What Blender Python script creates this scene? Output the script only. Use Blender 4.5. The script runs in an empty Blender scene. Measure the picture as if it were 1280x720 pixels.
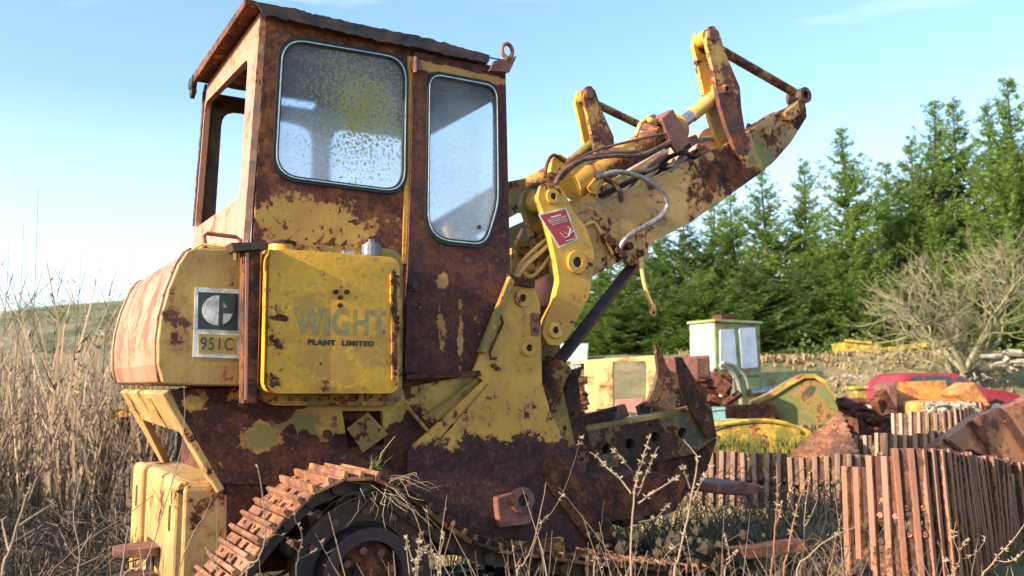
import bpy, math, random
from mathutils import Vector, Matrix, noise as mnoise
from mathutils.geometry import tessellate_polygon
random.seed(7)
R=random.uniform
sc=bpy.context.scene; COL=sc.collection
PF=1100.0; PITCH=math.atan(122/PF); EYE=1.3
# ------------------------------------------------------------ camera
cd=bpy.data.cameras.new('camera'); cam=bpy.data.objects.new('camera',cd); COL.objects.link(cam)
cd.sensor_width=36; cd.lens=36*PF/1280; cd.clip_end=2000; cd.clip_start=.05
cam.location=(0,0,EYE); cam.rotation_euler=(math.pi/2+PITCH,0,0); sc.camera=cam
cd.dof.use_dof=True; cd.dof.focus_distance=3.9; cd.dof.aperture_fstop=3.4
# ------------------------------------------------------------ light
SUN_AZ=math.radians(214.5); SUN_EL=math.radians(21)
sv=Vector((math.cos(SUN_AZ)*math.cos(SUN_EL),math.sin(SUN_AZ)*math.cos(SUN_EL),math.sin(SUN_EL)))
sl=bpy.data.lights.new('sun','SUN'); sl.energy=4.8; sl.angle=math.radians(.5); sl.color=(1,.85,.66)
so=bpy.data.objects.new('sun',sl); COL.objects.link(so); so.rotation_euler=sv.to_track_quat('Z','Y').to_euler()
w=bpy.data.worlds.new('World'); sc.world=w; w.use_nodes=True; nt=w.node_tree; nt.nodes.clear()
sky=nt.nodes.new('ShaderNodeTexSky'); sky.sky_type='NISHITA'; sky.sun_disc=False
sky.sun_elevation=SUN_EL; sky.sun_rotation=math.pi/2-SUN_AZ; sky.air_density=1.0; sky.dust_density=1.8; sky.ozone_density=1.5
bg=nt.nodes.new('ShaderNodeBackground'); bg.inputs[1].default_value=.15
tc=nt.nodes.new('ShaderNodeTexCoord'); mp=nt.nodes.new('ShaderNodeMapping'); mp.inputs[3].default_value=(1.2,1.2,7)
cn=nt.nodes.new('ShaderNodeTexNoise'); cn.inputs['Scale'].default_value=2.3; cn.inputs['Detail'].default_value=7; cn.inputs['Distortion'].default_value=.4
cr=nt.nodes.new('ShaderNodeMapRange'); cr.inputs[1].default_value=.56; cr.inputs[2].default_value=.85; cr.inputs[4].default_value=.35
cm=nt.nodes.new('ShaderNodeMix'); cm.data_type='RGBA'; cm.inputs[7].default_value=(7.5,7.9,8.2,1)
wo=nt.nodes.new('ShaderNodeOutputWorld')
nt.links.new(tc.outputs['Generated'],mp.inputs[0]); nt.links.new(mp.outputs[0],cn.inputs[0]); nt.links.new(cn.outputs[0],cr.inputs[0])
nt.links.new(cr.outputs[0],cm.inputs[0]); tn=nt.nodes.new('ShaderNodeMix'); tn.data_type='RGBA'; tn.blend_type='MULTIPLY'; tn.inputs[0].default_value=1; tn.inputs[7].default_value=(.87,.985,1.08,1); nt.links.new(sky.outputs[0],tn.inputs[6]); 
sx_=nt.nodes.new('ShaderNodeSeparateXYZ'); nt.links.new(tc.outputs['Generated'],sx_.inputs[0]); hz=nt.nodes.new('ShaderNodeMapRange'); hz.inputs[1].default_value=.0; hz.inputs[2].default_value=.30; hz.inputs[3].default_value=.5; hz.inputs[4].default_value=0; nt.links.new(sx_.outputs[2],hz.inputs[0])
hm=nt.nodes.new('ShaderNodeMix'); hm.data_type='RGBA'; hm.inputs[7].default_value=(4.6,5.3,5.6,1); nt.links.new(hz.outputs[0],hm.inputs[0]); nt.links.new(tn.outputs[2],hm.inputs[6]); nt.links.new(hm.outputs[2],cm.inputs[6]); nt.links.new(cm.outputs[2],bg.inputs[0]); nt.links.new(bg.outputs[0],wo.inputs[0])
vs=sc.view_settings; vs.view_transform='Standard'; vs.look='None'; vs.gamma=1; vs.exposure=1.33
sc.cycles.use_denoising=True; sc.cycles.max_bounces=7; sc.cycles.transparent_max_bounces=16
sc.cycles.sample_clamp_indirect=6
# ------------------------------------------------------------ geometry helpers
def ray(px,py):
    u=(px-640)/PF; v=(360-py)/PF
    return (u, math.cos(PITCH)-v*math.sin(PITCH), math.sin(PITCH)+v*math.cos(PITCH))
class Fr:                    # a vertical working plane: through pixel column px at distance d, turned by yaw
    def __init__(s,px,d,yaw,base=0,py=400):
        r=ray(px,py); s.o=(r[0]*d/r[1],d); s.a=math.radians(yaw); s.base=base
        s.F=(math.cos(s.a),math.sin(s.a)); s.L=(-s.F[1],s.F[0])
    def m(s,px,py,t=0):      # -> (X,Z) on the plane lying t behind
        r=ray(px,py); o,L,F=s.o,s.L,s.F
        k=(t+o[0]*L[0]+o[1]*L[1])/(r[0]*L[0]+r[1]*L[1])
        return ((r[0]*k-o[0])*F[0]+(r[1]*k-o[1])*F[1], EYE+r[2]*k-s.base)
    def pts(s,l,t=0): return [s.m(a,b,t) for a,b in l]
    def world(s,X,Y,Z): return (s.o[0]+X*s.F[0]+Y*s.L[0], s.o[1]+X*s.F[1]+Y*s.L[1], Z+s.base)
def rnd(pts,r,n=5):          # round the corners of a polygon
    out=[]; k=len(pts)
    for i in range(k):
        p=Vector(pts[i]); a=Vector(pts[i-1]); b=Vector(pts[(i+1)%k])
        da=(a-p); db=(b-p); ra=min(r,da.length*.48); rb=min(r,db.length*.48)
        A=p+da.normalized()*ra; B=p+db.normalized()*rb
        for j in range(n+1):
            t=j/n; q=A*(1-t)**2+p*2*t*(1-t)+B*t*t; out.append((q.x,q.y))
    return out
def circ(c,r,n=20): return [(c[0]+r*math.cos(2*math.pi*i/n),c[1]+r*math.sin(2*math.pi*i/n)) for i in range(n)]
def jag(pts,amp,step,seed=0):# roughen an outline (torn, rusted edges)
    rr=random.Random(seed); out=[]
    for i,p in enumerate(pts):
        q=pts[(i+1)%len(pts)]; d=math.dist(p,q); n=max(1,int(d/step))
        for j in range(n):
            t=j/n; out.append((p[0]+(q[0]-p[0])*t+rr.uniform(-amp,amp)*(j>0),p[1]+(q[1]-p[1])*t+rr.uniform(-amp,amp)*(j>0)))
    return out
def inset(pts,d):
    cx=sum(p[0] for p in pts)/len(pts); cy=sum(p[1] for p in pts)/len(pts); out=[]
    for p in pts:
        v=Vector((p[0]-cx,p[1]-cy)); l=v.length; v*= (l-d)/l; out.append((cx+v.x,cy+v.y))
    return out
class MB:
    def __init__(s): s.v=[]; s.f=[]
    def prism(s,pts,t0,t1,holes=(),fn=None):
        fn=fn or (lambda a,b,t:(a,t,b)); loops=[list(pts)]+[list(h) for h in holes]
        tri=tessellate_polygon([[Vector((p[0],p[1],0)) for p in l] for l in loops])
        flat=[p for l in loops for p in l]; n=len(flat); b=len(s.v)
        s.v+=[fn(p[0],p[1],t0) for p in flat]+[fn(p[0],p[1],t1) for p in flat]
        for t in tri: s.f.append(tuple(b+i for i in t)); s.f.append(tuple(b+n+i for i in reversed(t)))
        k=0
        for l in loops:
            m=len(l)
            for i in range(m):
                j=(i+1)%m; s.f.append((b+k+i,b+k+j,b+n+k+j,b+n+k+i))
            k+=m
        return s
    def box(s,x0,x1,y0,y1,z0,z1): return s.prism([(x0,z0),(x1,z0),(x1,z1),(x0,z1)],y0,y1)
    def tube(s,pts,r,n=8,cap=True):
        pts=[Vector(p) for p in pts]; k=len(pts); rs=r if isinstance(r,(list,tuple)) else [r]*k
        b=len(s.v); up=None
        for i,p in enumerate(pts):
            d=(pts[min(i+1,k-1)]-pts[max(i-1,0)])
            if d.length<1e-9: d=Vector((0,0,1))
            d.normalize()
            if up is None: up=Vector((0,0,1)) if abs(d.z)<.9 else Vector((1,0,0))
            a=d.cross(up); 
            if a.length<1e-6: a=d.cross(Vector((1,.3,0)))
            a.normalize(); c=a.cross(d); up=c
            for j in range(n):
                t=2*math.pi*j/n; q=p+(a*math.cos(t)+c*math.sin(t))*rs[i]; s.v.append(tuple(q))
        for i in range(k-1):
            for j in range(n):
                j2=(j+1)%n; s.f.append((b+i*n+j,b+i*n+j2,b+(i+1)*n+j2,b+(i+1)*n+j))
        if cap and n>2:
            s.f.append(tuple(b+j for j in reversed(range(n)))); s.f.append(tuple(b+(k-1)*n+j for j in range(n)))
        return s
    def ring(s,c,r0,r1,t0,t1,n=24): return s.prism(circ(c,r1,n),t0,t1,[circ(c,r0,n)])
    def disc(s,c,r,t0,t1,n=20): return s.prism(circ(c,r,n),t0,t1)
    def build(s,name,m,parent=None,off=None,smooth=False,bevel=0,seg=2,sub=0):
        me=bpy.data.meshes.new(name)
        me.from_pydata(s.v,[],s.f); me.validate()
        import bmesh
        bm=bmesh.new(); bm.from_mesh(me); bmesh.ops.recalc_face_normals(bm,faces=bm.faces); bm.to_mesh(me); bm.free()
        if m: me.materials.append(m)
        o=bpy.data.objects.new(name,me); COL.objects.link(o)
        if off: me.transform(Matrix.Translation(-Vector(off)))
        if parent: o.parent=parent
        if smooth:
            for p in me.polygons: p.use_smooth=True
            if smooth=='auto': me.set_sharp_from_angle(angle=math.radians(40))
        if bevel:
            b=o.modifiers.new('bevel','BEVEL'); b.width=bevel; b.segments=seg; b.limit_method='ANGLE'; b.angle_limit=math.radians(35)
        return o
    def fast(s,name,m,parent=None,smooth=False):
        me=bpy.data.meshes.new(name); me.from_pydata(s.v,[],s.f); me.materials.append(m)
        o=bpy.data.objects.new(name,me); COL.objects.link(o)
        if parent: o.parent=parent
        return o
def tag(o,label=None,cat=None,group=None,kind=None):
    if label: o['label']=label
    if cat: o['category']=cat
    if group: o['group']=group
    if kind: o['kind']=kind
    return o
def thing(name,label,cat,fr=None,group=None,loc=None,rz=0):
    o=bpy.data.objects.new(name,None); COL.objects.link(o); o.empty_display_size=.1
    if fr: o.location=(fr.o[0],fr.o[1],fr.base); o.rotation_euler=(0,0,fr.a)
    else: o.location=loc; o.rotation_euler=(0,0,rz)
    return tag(o,label,cat,group)
def text(s,size,fn,t0,t1,bold=0,sx=1.0):  # lettering -> MB with real thickness, fn maps (u,v,t)
    c=bpy.data.curves.new('letters','FONT'); c.body=s; c.size=size; c.align_x='CENTER'; c.align_y='CENTER'; c.offset=bold; c.space_character=1.12
    o=bpy.data.objects.new('letters',c); COL.objects.link(o); c.extrude=.5
    dg=bpy.context.evaluated_depsgraph_get(); me=bpy.data.meshes.new_from_object(o.evaluated_get(dg))
    mb=MB()
    for v in me.vertices: mb.v.append(fn(v.co.x*sx,v.co.y,t0 if v.co.z>0 else t1))
    for p in me.polygons: mb.f.append(tuple(p.vertices))
    bpy.data.objects.remove(o); bpy.data.meshes.remove(me); bpy.data.curves.remove(c)
    return mb
# ------------------------------------------------------------ materials
class NG:
    def __init__(s,name):
        s.m=bpy.data.materials.new(name); s.m.use_nodes=True; s.t=s.m.node_tree; s.t.nodes.clear()
        s.out=s.n('OutputMaterial'); tc=s.n('TexCoord'); oi=s.n('ObjectInfo')
        s.obj=tc.outputs['Object']; s.rand=oi.outputs['Random']
        v=s.n('VectorMath'); v.operation='ADD'; s.L(s.obj,v.inputs[0])
        q=s.n('Math'); q.operation='MULTIPLY'; s.L(s.rand,q.inputs[0]); q.inputs[1].default_value=17; s.L(q.outputs[0],v.inputs[1]); s.co=v.outputs[0]
    def n(s,k): return s.t.nodes.new('ShaderNode'+k)
    def L(s,a,b): s.t.links.new(a,b)
    def set(s,i,x):
        if hasattr(x,'is_output'): s.L(x,i)
        elif isinstance(x,(tuple,list)) and i.type=='RGBA': i.default_value=(x[0],x[1],x[2],1)
        else: i.default_value=x
    def math(s,op,a,b=0,clamp=False):
        n=s.n('Math'); n.operation=op; n.use_clamp=clamp; s.set(n.inputs[0],a); s.set(n.inputs[1],b); return n.outputs[0]
    def noise(s,sc_,d=5,r=.6,co=None,st=None,dist=0):
        n=s.n('TexNoise'); co=co or s.co
        if st:
            mpp=s.n('VectorMath'); mpp.operation='MULTIPLY'; s.L(co,mpp.inputs[0]); mpp.inputs[1].default_value=st; co=mpp.outputs[0]
        s.L(co,n.inputs['Vector']); n.inputs['Scale'].default_value=sc_; n.inputs['Detail'].default_value=d; n.inputs['Roughness'].default_value=r; n.inputs['Distortion'].default_value=dist
        return n.outputs[0]
    def mr(s,v,a,b,c=0,d=1):
        n=s.n('MapRange'); s.set(n.inputs[0],v); n.inputs[1].default_value=a; n.inputs[2].default_value=b; n.inputs[3].default_value=c; n.inputs[4].default_value=d; return n.outputs[0]
    def mix(s,f,a,b):
        n=s.n('Mix'); n.data_type='RGBA'; s.set(n.inputs[0],f); s.set(n.inputs[6],a); s.set(n.inputs[7],b); return n.outputs[2]
    def spot(s,c,r,st,soft=.75):
        a=s.n('VectorMath'); a.operation='SUBTRACT'; s.L(s.obj,a.inputs[0]); a.inputs[1].default_value=c
        b=s.n('VectorMath'); b.operation='DIVIDE'; s.L(a.outputs[0],b.inputs[0]); b.inputs[1].default_value=r if isinstance(r,(tuple,list)) else (r,r,r)
        d=s.n('VectorMath'); d.operation='LENGTH'; s.L(b.outputs[0],d.inputs[0]); return s.mr(d.outputs['Value'],1-soft,1,st,0)
    def axis(s,ax,a,b,c,d):
        n=s.n('SeparateXYZ'); s.L(s.obj,n.inputs[0]); return s.mr(n.outputs[ax],a,b,c,d)
    def sum(s,l):
        x=l[0]
        for y in l[1:]: x=s.math('ADD',x,y)
        return x
    def bsdf(s,col,rough=.6,metal=0,bump=None,bs=.3,bd=.01,spec=.4,**k):
        p=s.n('BsdfPrincipled'); s.set(p.inputs['Base Color'],col); s.set(p.inputs['Roughness'],rough); s.set(p.inputs['Metallic'],metal); p.inputs['Specular IOR Level'].default_value=spec
        if bump is not None:
            b=s.n('Bump'); b.inputs['Strength'].default_value=bs; b.inputs['Distance'].default_value=bd; s.L(bump,b.inputs['Height']); s.L(b.outputs[0],p.inputs['Normal'])
        for a,v in k.items(): s.set(p.inputs[a.replace('_',' ')],v)
        return p.outputs[0]
    def done(s,sh): s.L(sh,s.out.inputs[0]); return s.m
YEL=(.68,.36,.045); DRUST=(.036,.011,.009); ORUST=(.34,.105,.026); PRUST=(.30,.13,.085)
def worn(name,paint=YEL,dark=DRUST,orange=ORUST,cover=0.0,sc_=5,spots=(),moss=0.0,mspots=(),extra=(),omix=.55,streak=.0,rough=.5,crackle=False,lo=.012,chips=.0,dirt=.75):
    """cover: 0 = clean paint ... 1 = all rust; spots add (+) rust or (-) paint where they lie"""
    g=NG(name)
    v=g.math('MULTIPLY_ADD',g.math('ADD',g.math('MULTIPLY',g.noise(sc_,9,.66),.72),g.math('MULTIPLY',g.noise(sc_*7,5,.65),.28)),1.9); v.node.inputs[2].default_value=-.45
    terms=[v,cover*.6-.30]
    for (c,r,st) in spots: terms.append(g.spot(c,r,st))
    for (ax,a,b,c,d) in extra: terms.append(g.axis(ax,a,b,c,d))
    if streak: terms.append(g.math('MULTIPLY',g.math('SUBTRACT',g.noise(9,4,.6,st=(1,1,.12)),.5),streak))
    if chips: terms.append(g.math('MULTIPLY',g.math('ADD',g.mr(g.noise(38,2,.5),.60,.72,0,1),g.mr(g.noise(17,3,.6),.57,.66,0,.8)),chips))
    v=g.sum(terms)
    mask=g.mr(v,.5-lo*1.5,.5+lo*1.5); halo=g.mr(v,.5-.12,.5,0,.8)
    fine=g.noise(60,5,.7); mid=g.noise(11,6,.65)
    oz=g.math('ADD',g.mr(mid,.42,.62,0,1),g.mr(fine,.35,.75,-.35,.35),True)
    rust=g.mix(g.math('MULTIPLY',oz,omix),dark,orange)
    rust=g.mix(g.mr(g.noise(30,6,.75),.56,.68,0,.40),rust,(.20,.075,.055))
    rust=g.mix(g.math('MULTIPLY',g.mr(g.noise(46,6,.8),.53,.60,0,.5),g.mr(g.noise(5,4,.6),.38,.6,.15,1)),rust,(.29,.105,.055))
    rust=g.mix(g.mr(g.noise(70,3,.7),.55,.62,0,.5),rust,(.02,.008,.007))
    rust=g.mix(g.mr(g.noise(14,6,.7),.50,.66,0,.75),rust,tuple(x*.40 for x in dark))
    rust=g.mix(g.mr(g.noise(6,6,.7,st=(1.5,1.5,.2)),.53,.66,0,.35),rust,(.15,.042,.015))
    lum=g.mr(g.noise(3,5,.6),.35,.65,0,1)
    pc=g.mix(g.math('MULTIPLY',lum,dirt),paint,(paint[0]*.52,paint[1]*.47,paint[2]*.6))
    pc=g.mix(g.mr(g.noise(26,5,.7),.56,.70,0,.6),pc,(paint[0]*.42,paint[1]*.33,paint[2]*.5))
    pc=g.mix(g.mr(g.noise(7,6,.7,st=(1.6,1.6,.25)),.55,.72,0,.5*dirt),pc,(.20,.10,.03))
    if crackle:
        vo=g.n('TexVoronoi'); vo.feature='DISTANCE_TO_EDGE'; vo.inputs['Scale'].default_value=8
        wv=g.n('VectorMath'); wv.operation='ADD'; g.L(g.co,wv.inputs[0])
        nz=g.n('TexNoise'); nz.inputs['Scale'].default_value=6; nz.inputs['Detail'].default_value=5; g.L(g.co,nz.inputs['Vector'])
        ms=g.n('VectorMath'); ms.operation='SCALE'; g.L(nz.outputs['Color'],ms.inputs[0]); ms.inputs['Scale'].default_value=.28; g.L(ms.outputs[0],wv.inputs[1]); g.L(wv.outputs[0],vo.inputs['Vector'])
        cl=g.mr(vo.outputs['Distance'],.012,.03,1,0); region=g.mr(g.noise(2.6,4,.6),.47,.53,0,1)
        old=g.mix(region,(paint[0]*.62,paint[1]*.62,paint[2]*1.3),pc)
        pc=g.mix(g.math('MULTIPLY',cl,.5),old,(paint[0]*1.15,paint[1]*1.15,paint[2]*.8))
    if moss or mspots:
        mt=[g.noise(4.5,6,.7),moss*.5-.25]+[g.spot(c,r,st) for c,r,st in mspots]
        mm=g.mr(g.sum(mt),.46,.58,0,.85); pc=g.mix(mm,pc,(.11,.115,.025))
    pc=g.mix(halo,pc,(.33,.12,.03))
    col=g.mix(mask,pc,rust)
    rg=g.mix(mask,(rough,)*3,(.92,)*3)
    h=g.sum([g.math('MULTIPLY',mask,-.35),g.math('MULTIPLY',fine,.45),g.math('MULTIPLY',g.noise(2.5,3,.5),.8)])
    return g.done(g.bsdf(col,rg,0,h,.55,.006))
def plain(name,col,rough=.6,metal=0,var=.35,sc_=12,col2=None,bs=.3,**k):
    g=NG(name); c2=col2 or tuple(x*.45 for x in col); n=g.noise(sc_,6,.65)
    c=g.mix(g.mr(n,.38,.66,0,var*1.6 if var<.6 else 1),col,c2)
    return g.done(g.bsdf(c,rough,metal,g.noise(sc_*4,4,.6),bs,.004,**k))
def leafy(name,a,b,trans=.35):
    g=NG(name); ge=g.n('NewGeometry'); r=ge.outputs['Random Per Island']
    c=g.mix(r,a,b); c=g.mix(g.mr(g.noise(.5,3,.5),.35,.65,0,.6),c,tuple(x*.55 for x in b))
    c=g.mix(g.math('MULTIPLY',g.rand,.45),c,tuple(x*.7 for x in a))
    p=g.bsdf(c,.6,spec=.25); t=g.n('BsdfTranslucent'); g.L(c,t.inputs[0]); m=g.n('MixShader'); m.inputs[0].default_value=trans; g.L(p,m.inputs[1]); g.L(t.outputs[0],m.inputs[2])
    return g.done(m.outputs[0])
def ground_mat():
    g=NG('ground'); n=g.noise(.35,6,.65); n2=g.noise(3,6,.7); n3=g.noise(30,5,.7)
    c=g.mix(g.mr(n,.42,.58),(.085,.10,.025),(.24,.175,.085)); c=g.mix(g.mr(n2,.45,.68,0,.85),c,(.075,.055,.032)); c=g.mix(g.mr(n3,.35,.75,0,.8),c,(.32,.25,.13))
    c=g.mix(g.mr(g.noise(.9,4,.6),.55,.66,0,.7),c,(.06,.085,.02))
    return g.done(g.bsdf(c,.95,0,g.sum([n2,n3]),1,.05))
def hill_mat():
    g=NG('hill'); n=g.noise(.03,6,.6); c=g.mix(g.mr(n,.42,.56),(.10,.12,.045),(.17,.145,.075)); c=g.mix(g.mr(g.noise(.12,5,.7),.5,.6,0,.85),c,(.045,.065,.022))
    return g.done(g.bsdf(c,.95,0,g.noise(.5,5,.7),1,.6))
def glass_mat(name,algae=.0,center=(0,0,0),frost=(2.34,2.52)):
    g=NG(name); grain=g.noise(160,3,.7); cl=g.noise(3.2,4,.6)
    gl=g.n('BsdfGlass'); gl.inputs['Color'].default_value=(.985,.99,1,1); gl.inputs['IOR'].default_value=1.03; gl.inputs['Roughness'].default_value=.22
    bb=g.n('Bump'); bb.inputs['Strength'].default_value=.5; bb.inputs['Distance'].default_value=.003; g.L(grain,bb.inputs['Height']); g.L(bb.outputs[0],gl.inputs['Normal'])
    fi=g.n('BsdfPrincipled'); fi.inputs['Roughness'].default_value=.12
    fi.inputs['Base Color'].default_value=(.02,.05,.12,1); fi.inputs['Specular IOR Level'].default_value=.9
    df=g.n('BsdfDiffuse'); tl=g.n('BsdfTranslucent'); dc=(.82,.90,.98)
    am=g.math('MULTIPLY',g.mr(g.math('ADD',g.noise(70,5,.75),g.sum([g.spot(center,(.38,.5,.44),.17,1.0),-.12])),.50,.545),algae)
    col=g.mix(am,dc,(.30,.29,.06)); g.L(col,df.inputs[0]); g.L(col,tl.inputs[0])
    dm=g.n('MixShader'); dm.inputs[0].default_value=.2; g.L(df.outputs[0],dm.inputs[1]); g.L(tl.outputs[0],dm.inputs[2])
    m=g.n('MixShader'); f=g.math('ADD',g.mr(g.math('ADD',cl,g.math('MULTIPLY',grain,.25)),.45,.8,.02,.13),g.math('ADD',g.math('MULTIPLY',am,.75),g.math('MULTIPLY',g.axis(2,frost[0],frost[1],.34,0),g.mr(g.noise(90,4,.75),.36,.56,.45,1))),True); g.L(f,m.inputs[0]); g.L(gl.outputs[0],m.inputs[1]); g.L(dm.outputs[0],m.inputs[2])
    m2=g.n('MixShader'); m2.inputs[0].default_value=.03; g.L(m.outputs[0],m2.inputs[1]); g.L(fi.outputs[0],m2.inputs[2])
    return g.done(m2.outputs[0])
def straw(name,a,b):
    g=NG(name); ge=g.n('NewGeometry'); c=g.mix(ge.outputs['Random Per Island'],a,b); return g.done(g.bsdf(c,.75,spec=.3))
G=Fr(314,3.59,31.2,0,260)      # the loader's own frame: X forward, Y to its far side, Z up
def gx(px,py,t=0): a=G.m(px,py,t); return (a[0],t,a[1])
M={}
M['rust']=worn('dark_rusted_steel',cover=1.5)
M['black']=plain('black_rubber',(.012,.012,.012),.55,var=.3)
M['dark']=plain('greasy_dark_steel',(.035,.026,.022),.6,var=.7,col2=(.10,.045,.025))
M['steel']=plain('bare_steel',(.42,.44,.48),.35,.85,var=.7,col2=(.2,.12,.07))
M['yel']=worn('faded_yellow_paint',cover=.18,sc_=4,chips=.12,streak=.1)
M['yelmoss']=worn('mossy_yellow_paint',cover=.34,sc_=4,moss=.65,chips=.1)
M['arm']=worn('lift_arm_paint',paint=(.54,.31,.08),cover=.26,sc_=5,chips=.14,moss=.30,
  spots=[(gx(905,215,.04),(.42,.5,.26),.20),(gx(980,165,.04),(.4,.5,.3),.10),(gx(790,325,.04),(.12,.4,.10),.15),(gx(1000,150,.04),(.12,.4,.2),.3),(gx(940,222,.04),(.5,.4,.07),.2)],mspots=[(gx(950,190,.04),(.35,.9,.25),.16)])
M['lever']=worn('tilt_lever_paint',paint=(.52,.32,.06),cover=.62,sc_=6,dark=(.075,.032,.035),moss=.15)
M['cabside']=worn('cab_side_paint',paint=(.55,.29,.05),cover=.84,sc_=6,omix=.65,dark=(.075,.024,.017),chips=.5,lo=.02,
  spots=[(gx(365,282),(.34,.5,.16),-.36),(gx(440,270),(.45,.5,.16),-.22),(gx(420,235),(.6,.5,.04),.10)])
M['door']=worn('door_paint',paint=(.55,.30,.05),cover=.98,sc_=5,dark=(.062,.024,.026),omix=.30,streak=.45,
  spots=[(gx(550,415),(.05,.5,.20),-.42),(gx(573,420),(.035,.5,.26),-.36),(gx(552,350),(.04,.5,.07),-.34),(gx(540,86),(.28,.5,.035),-.6),(gx(600,98),(.22,.5,.03),-.6)])
M['rear']=worn('rear_sunburnt_red_paint',paint=(.42,.20,.125),dark=(.20,.07,.04),cover=.18,sc_=4,omix=.7,chips=.1,dirt=.3)
M['rtank']=worn('rear_tank_paint',paint=(.50,.31,.08),dark=(.11,.04,.036),cover=.12,sc_=6,streak=.5,omix=.4,extra=[(2,1.30,1.45,.20,0)],
  spots=[((-.27,-.12,1.58),(.13,.3,.18),.13),((-.02,-.12,1.7),(.08,.3,.2),.10)])
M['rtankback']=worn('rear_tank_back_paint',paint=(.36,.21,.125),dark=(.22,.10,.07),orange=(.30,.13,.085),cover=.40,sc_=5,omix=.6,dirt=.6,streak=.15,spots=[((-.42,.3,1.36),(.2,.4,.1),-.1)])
M['tank']=worn('side_tank_yellow_paint',paint=(.78,.40,.03),cover=.12,sc_=5,crackle=True,chips=.14,rough=.42,moss=.16,dirt=.65,
  spots=[(gx(495,400,-.2),(.035,.3,.36),.28),(gx(345,478,-.2),(.10,.3,.06),.24),(gx(350,398,-.2),(.05,.3,.015),.3),(gx(425,362,-.2),(.03,.3,.02),.2)],mspots=[(gx(460,330,-.2),(.15,.3,.1),.15)])
hs=[(gx(238,505),(.10,.5,.08),-.5),(gx(330,545),(.15,.5,.10),-.55),(gx(395,528),(.16,.5,.12),-.62),(gx(450,512),(.26,.5,.12),-.8),(gx(560,500),(.33,.5,.17),-.5),(gx(620,500),(.3,.5,.2),-.3),(gx(505,560),(.1,.5,.06),.4)]
hs+=[(gx(360,540),(.035,.5,.04),.3),(gx(378,545),(.03,.5,.045),.5),(gx(405,540),(.03,.5,.03),.5),(gx(390,548),(.03,.5,.03),.4)]
M['hull']=worn('hull_side_paint',paint=(.60,.34,.055),cover=.92,sc_=4,spots=hs,omix=.22,moss=.35,mspots=[(gx(350,545),(.3,.5,.12),.16),(gx(550,500),(.2,.5,.12),.1)])
M['tower']=worn('tower_paint',paint=(.68,.37,.05),cover=.15,sc_=6,chips=.13,omix=.10,dark=(.05,.021,.022),extra=[(2,1.10,.93,0,.62)],moss=.12,
  spots=[(gx(655,357),(.06,.5,.02),.4),(gx(668,400),(.03,.5,.07),.25),(gx(640,560),(.5,.5,.16),.12)],mspots=[(gx(610,420),(.1,.5,.2),.15)])
M['box']=worn('counterweight_paint',paint=(.52,.345,.12),cover=.25,sc_=4,moss=.25,streak=.1)
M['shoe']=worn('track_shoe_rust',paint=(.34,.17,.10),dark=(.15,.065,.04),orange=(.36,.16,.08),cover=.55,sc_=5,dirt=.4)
M['shoe_shaded']=worn('mossy_shaded_track_shoe',paint=(.05,.032,.02),dark=(.025,.015,.012),orange=(.07,.035,.02),cover=.5,sc_=6,moss=.35,dirt=.6)  # moss, plus the shade past the track hump painted in as darker colour
M['roof']=worn('roof_rust',paint=(.22,.09,.05),dark=(.05,.02,.016),cover=.7,sc_=5)
M['tar']=plain('peeling_black_sealant',(.012,.011,.012),.5,var=.9,col2=(.09,.045,.03))
M['bar']=worn('rusty_bracket',paint=(.40,.22,.12),cover=1.0,sc_=8,omix=.5)
M['maroon']=plain('maroon_steel',(.11,.045,.04),.6,var=.8,col2=(.25,.10,.06))
M['rodpurple']=plain('aged_chrome_rod',(.045,.034,.042),.38,.35,var=.5,col2=(.09,.05,.05))
M['hose']=plain('brown_hose',(.05,.028,.022),.6,var=.6,col2=(.15,.08,.05))
M['hosewrap']=plain('spring_wrapped_hose',(.30,.32,.34),.45,.5,var=.9,sc_=60,col2=(.16,.07,.04))
M['greyhose']=plain('grey_hose',(.28,.25,.20),.6)
M['white']=plain('decal_white',(.80,.80,.74),.5,var=.55,sc_=18,col2=(.30,.26,.18))
M['ink']=plain('decal_dark',(.03,.04,.042),.5,var=.25,sc_=14,col2=(.10,.10,.09))
M['decyel']=plain('decal_yellow',(.50,.34,.08),.5)
M['red']=plain('red_sticker',(.42,.035,.035),.4,var=.35,sc_=20,col2=(.30,.06,.05))
M['letter']=plain('faded_grey_letters',(.24,.23,.13),.6,var=.95,sc_=24,col2=(.52,.34,.05))
M['letterd']=plain('dark_green_letters',(.035,.045,.025),.6)
M['seal']=plain('window_seal_black',(.010,.011,.012),.4)
M['bead']=plain('chrome_bead',(.55,.60,.56),.3,.5,var=.4,sc_=30)
M['gl1']=glass_mat('frosted_glass_algae',1.0,gx(450,135,.0)); M['gl2']=glass_mat('frosted_glass',.15,gx(600,290,.0),(2.30,2.72))
M['capgrey']=plain('dull_grey_cap',(.16,.17,.19),.5,.4)
M['brass']=plain('brass_fitting',(.40,.18,.08),.4,.6)
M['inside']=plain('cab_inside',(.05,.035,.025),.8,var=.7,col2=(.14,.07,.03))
M['pink']=plain('pink_primer_drum',(.52,.24,.17),.6)
M['rodmoss']=worn('mossy_dark_rod',paint=(.24,.17,.04),cover=.45,sc_=6,moss=.5)
M['pipe']=worn('pipe_yellow',paint=(.64,.40,.10),cover=.1,sc_=9)
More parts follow.
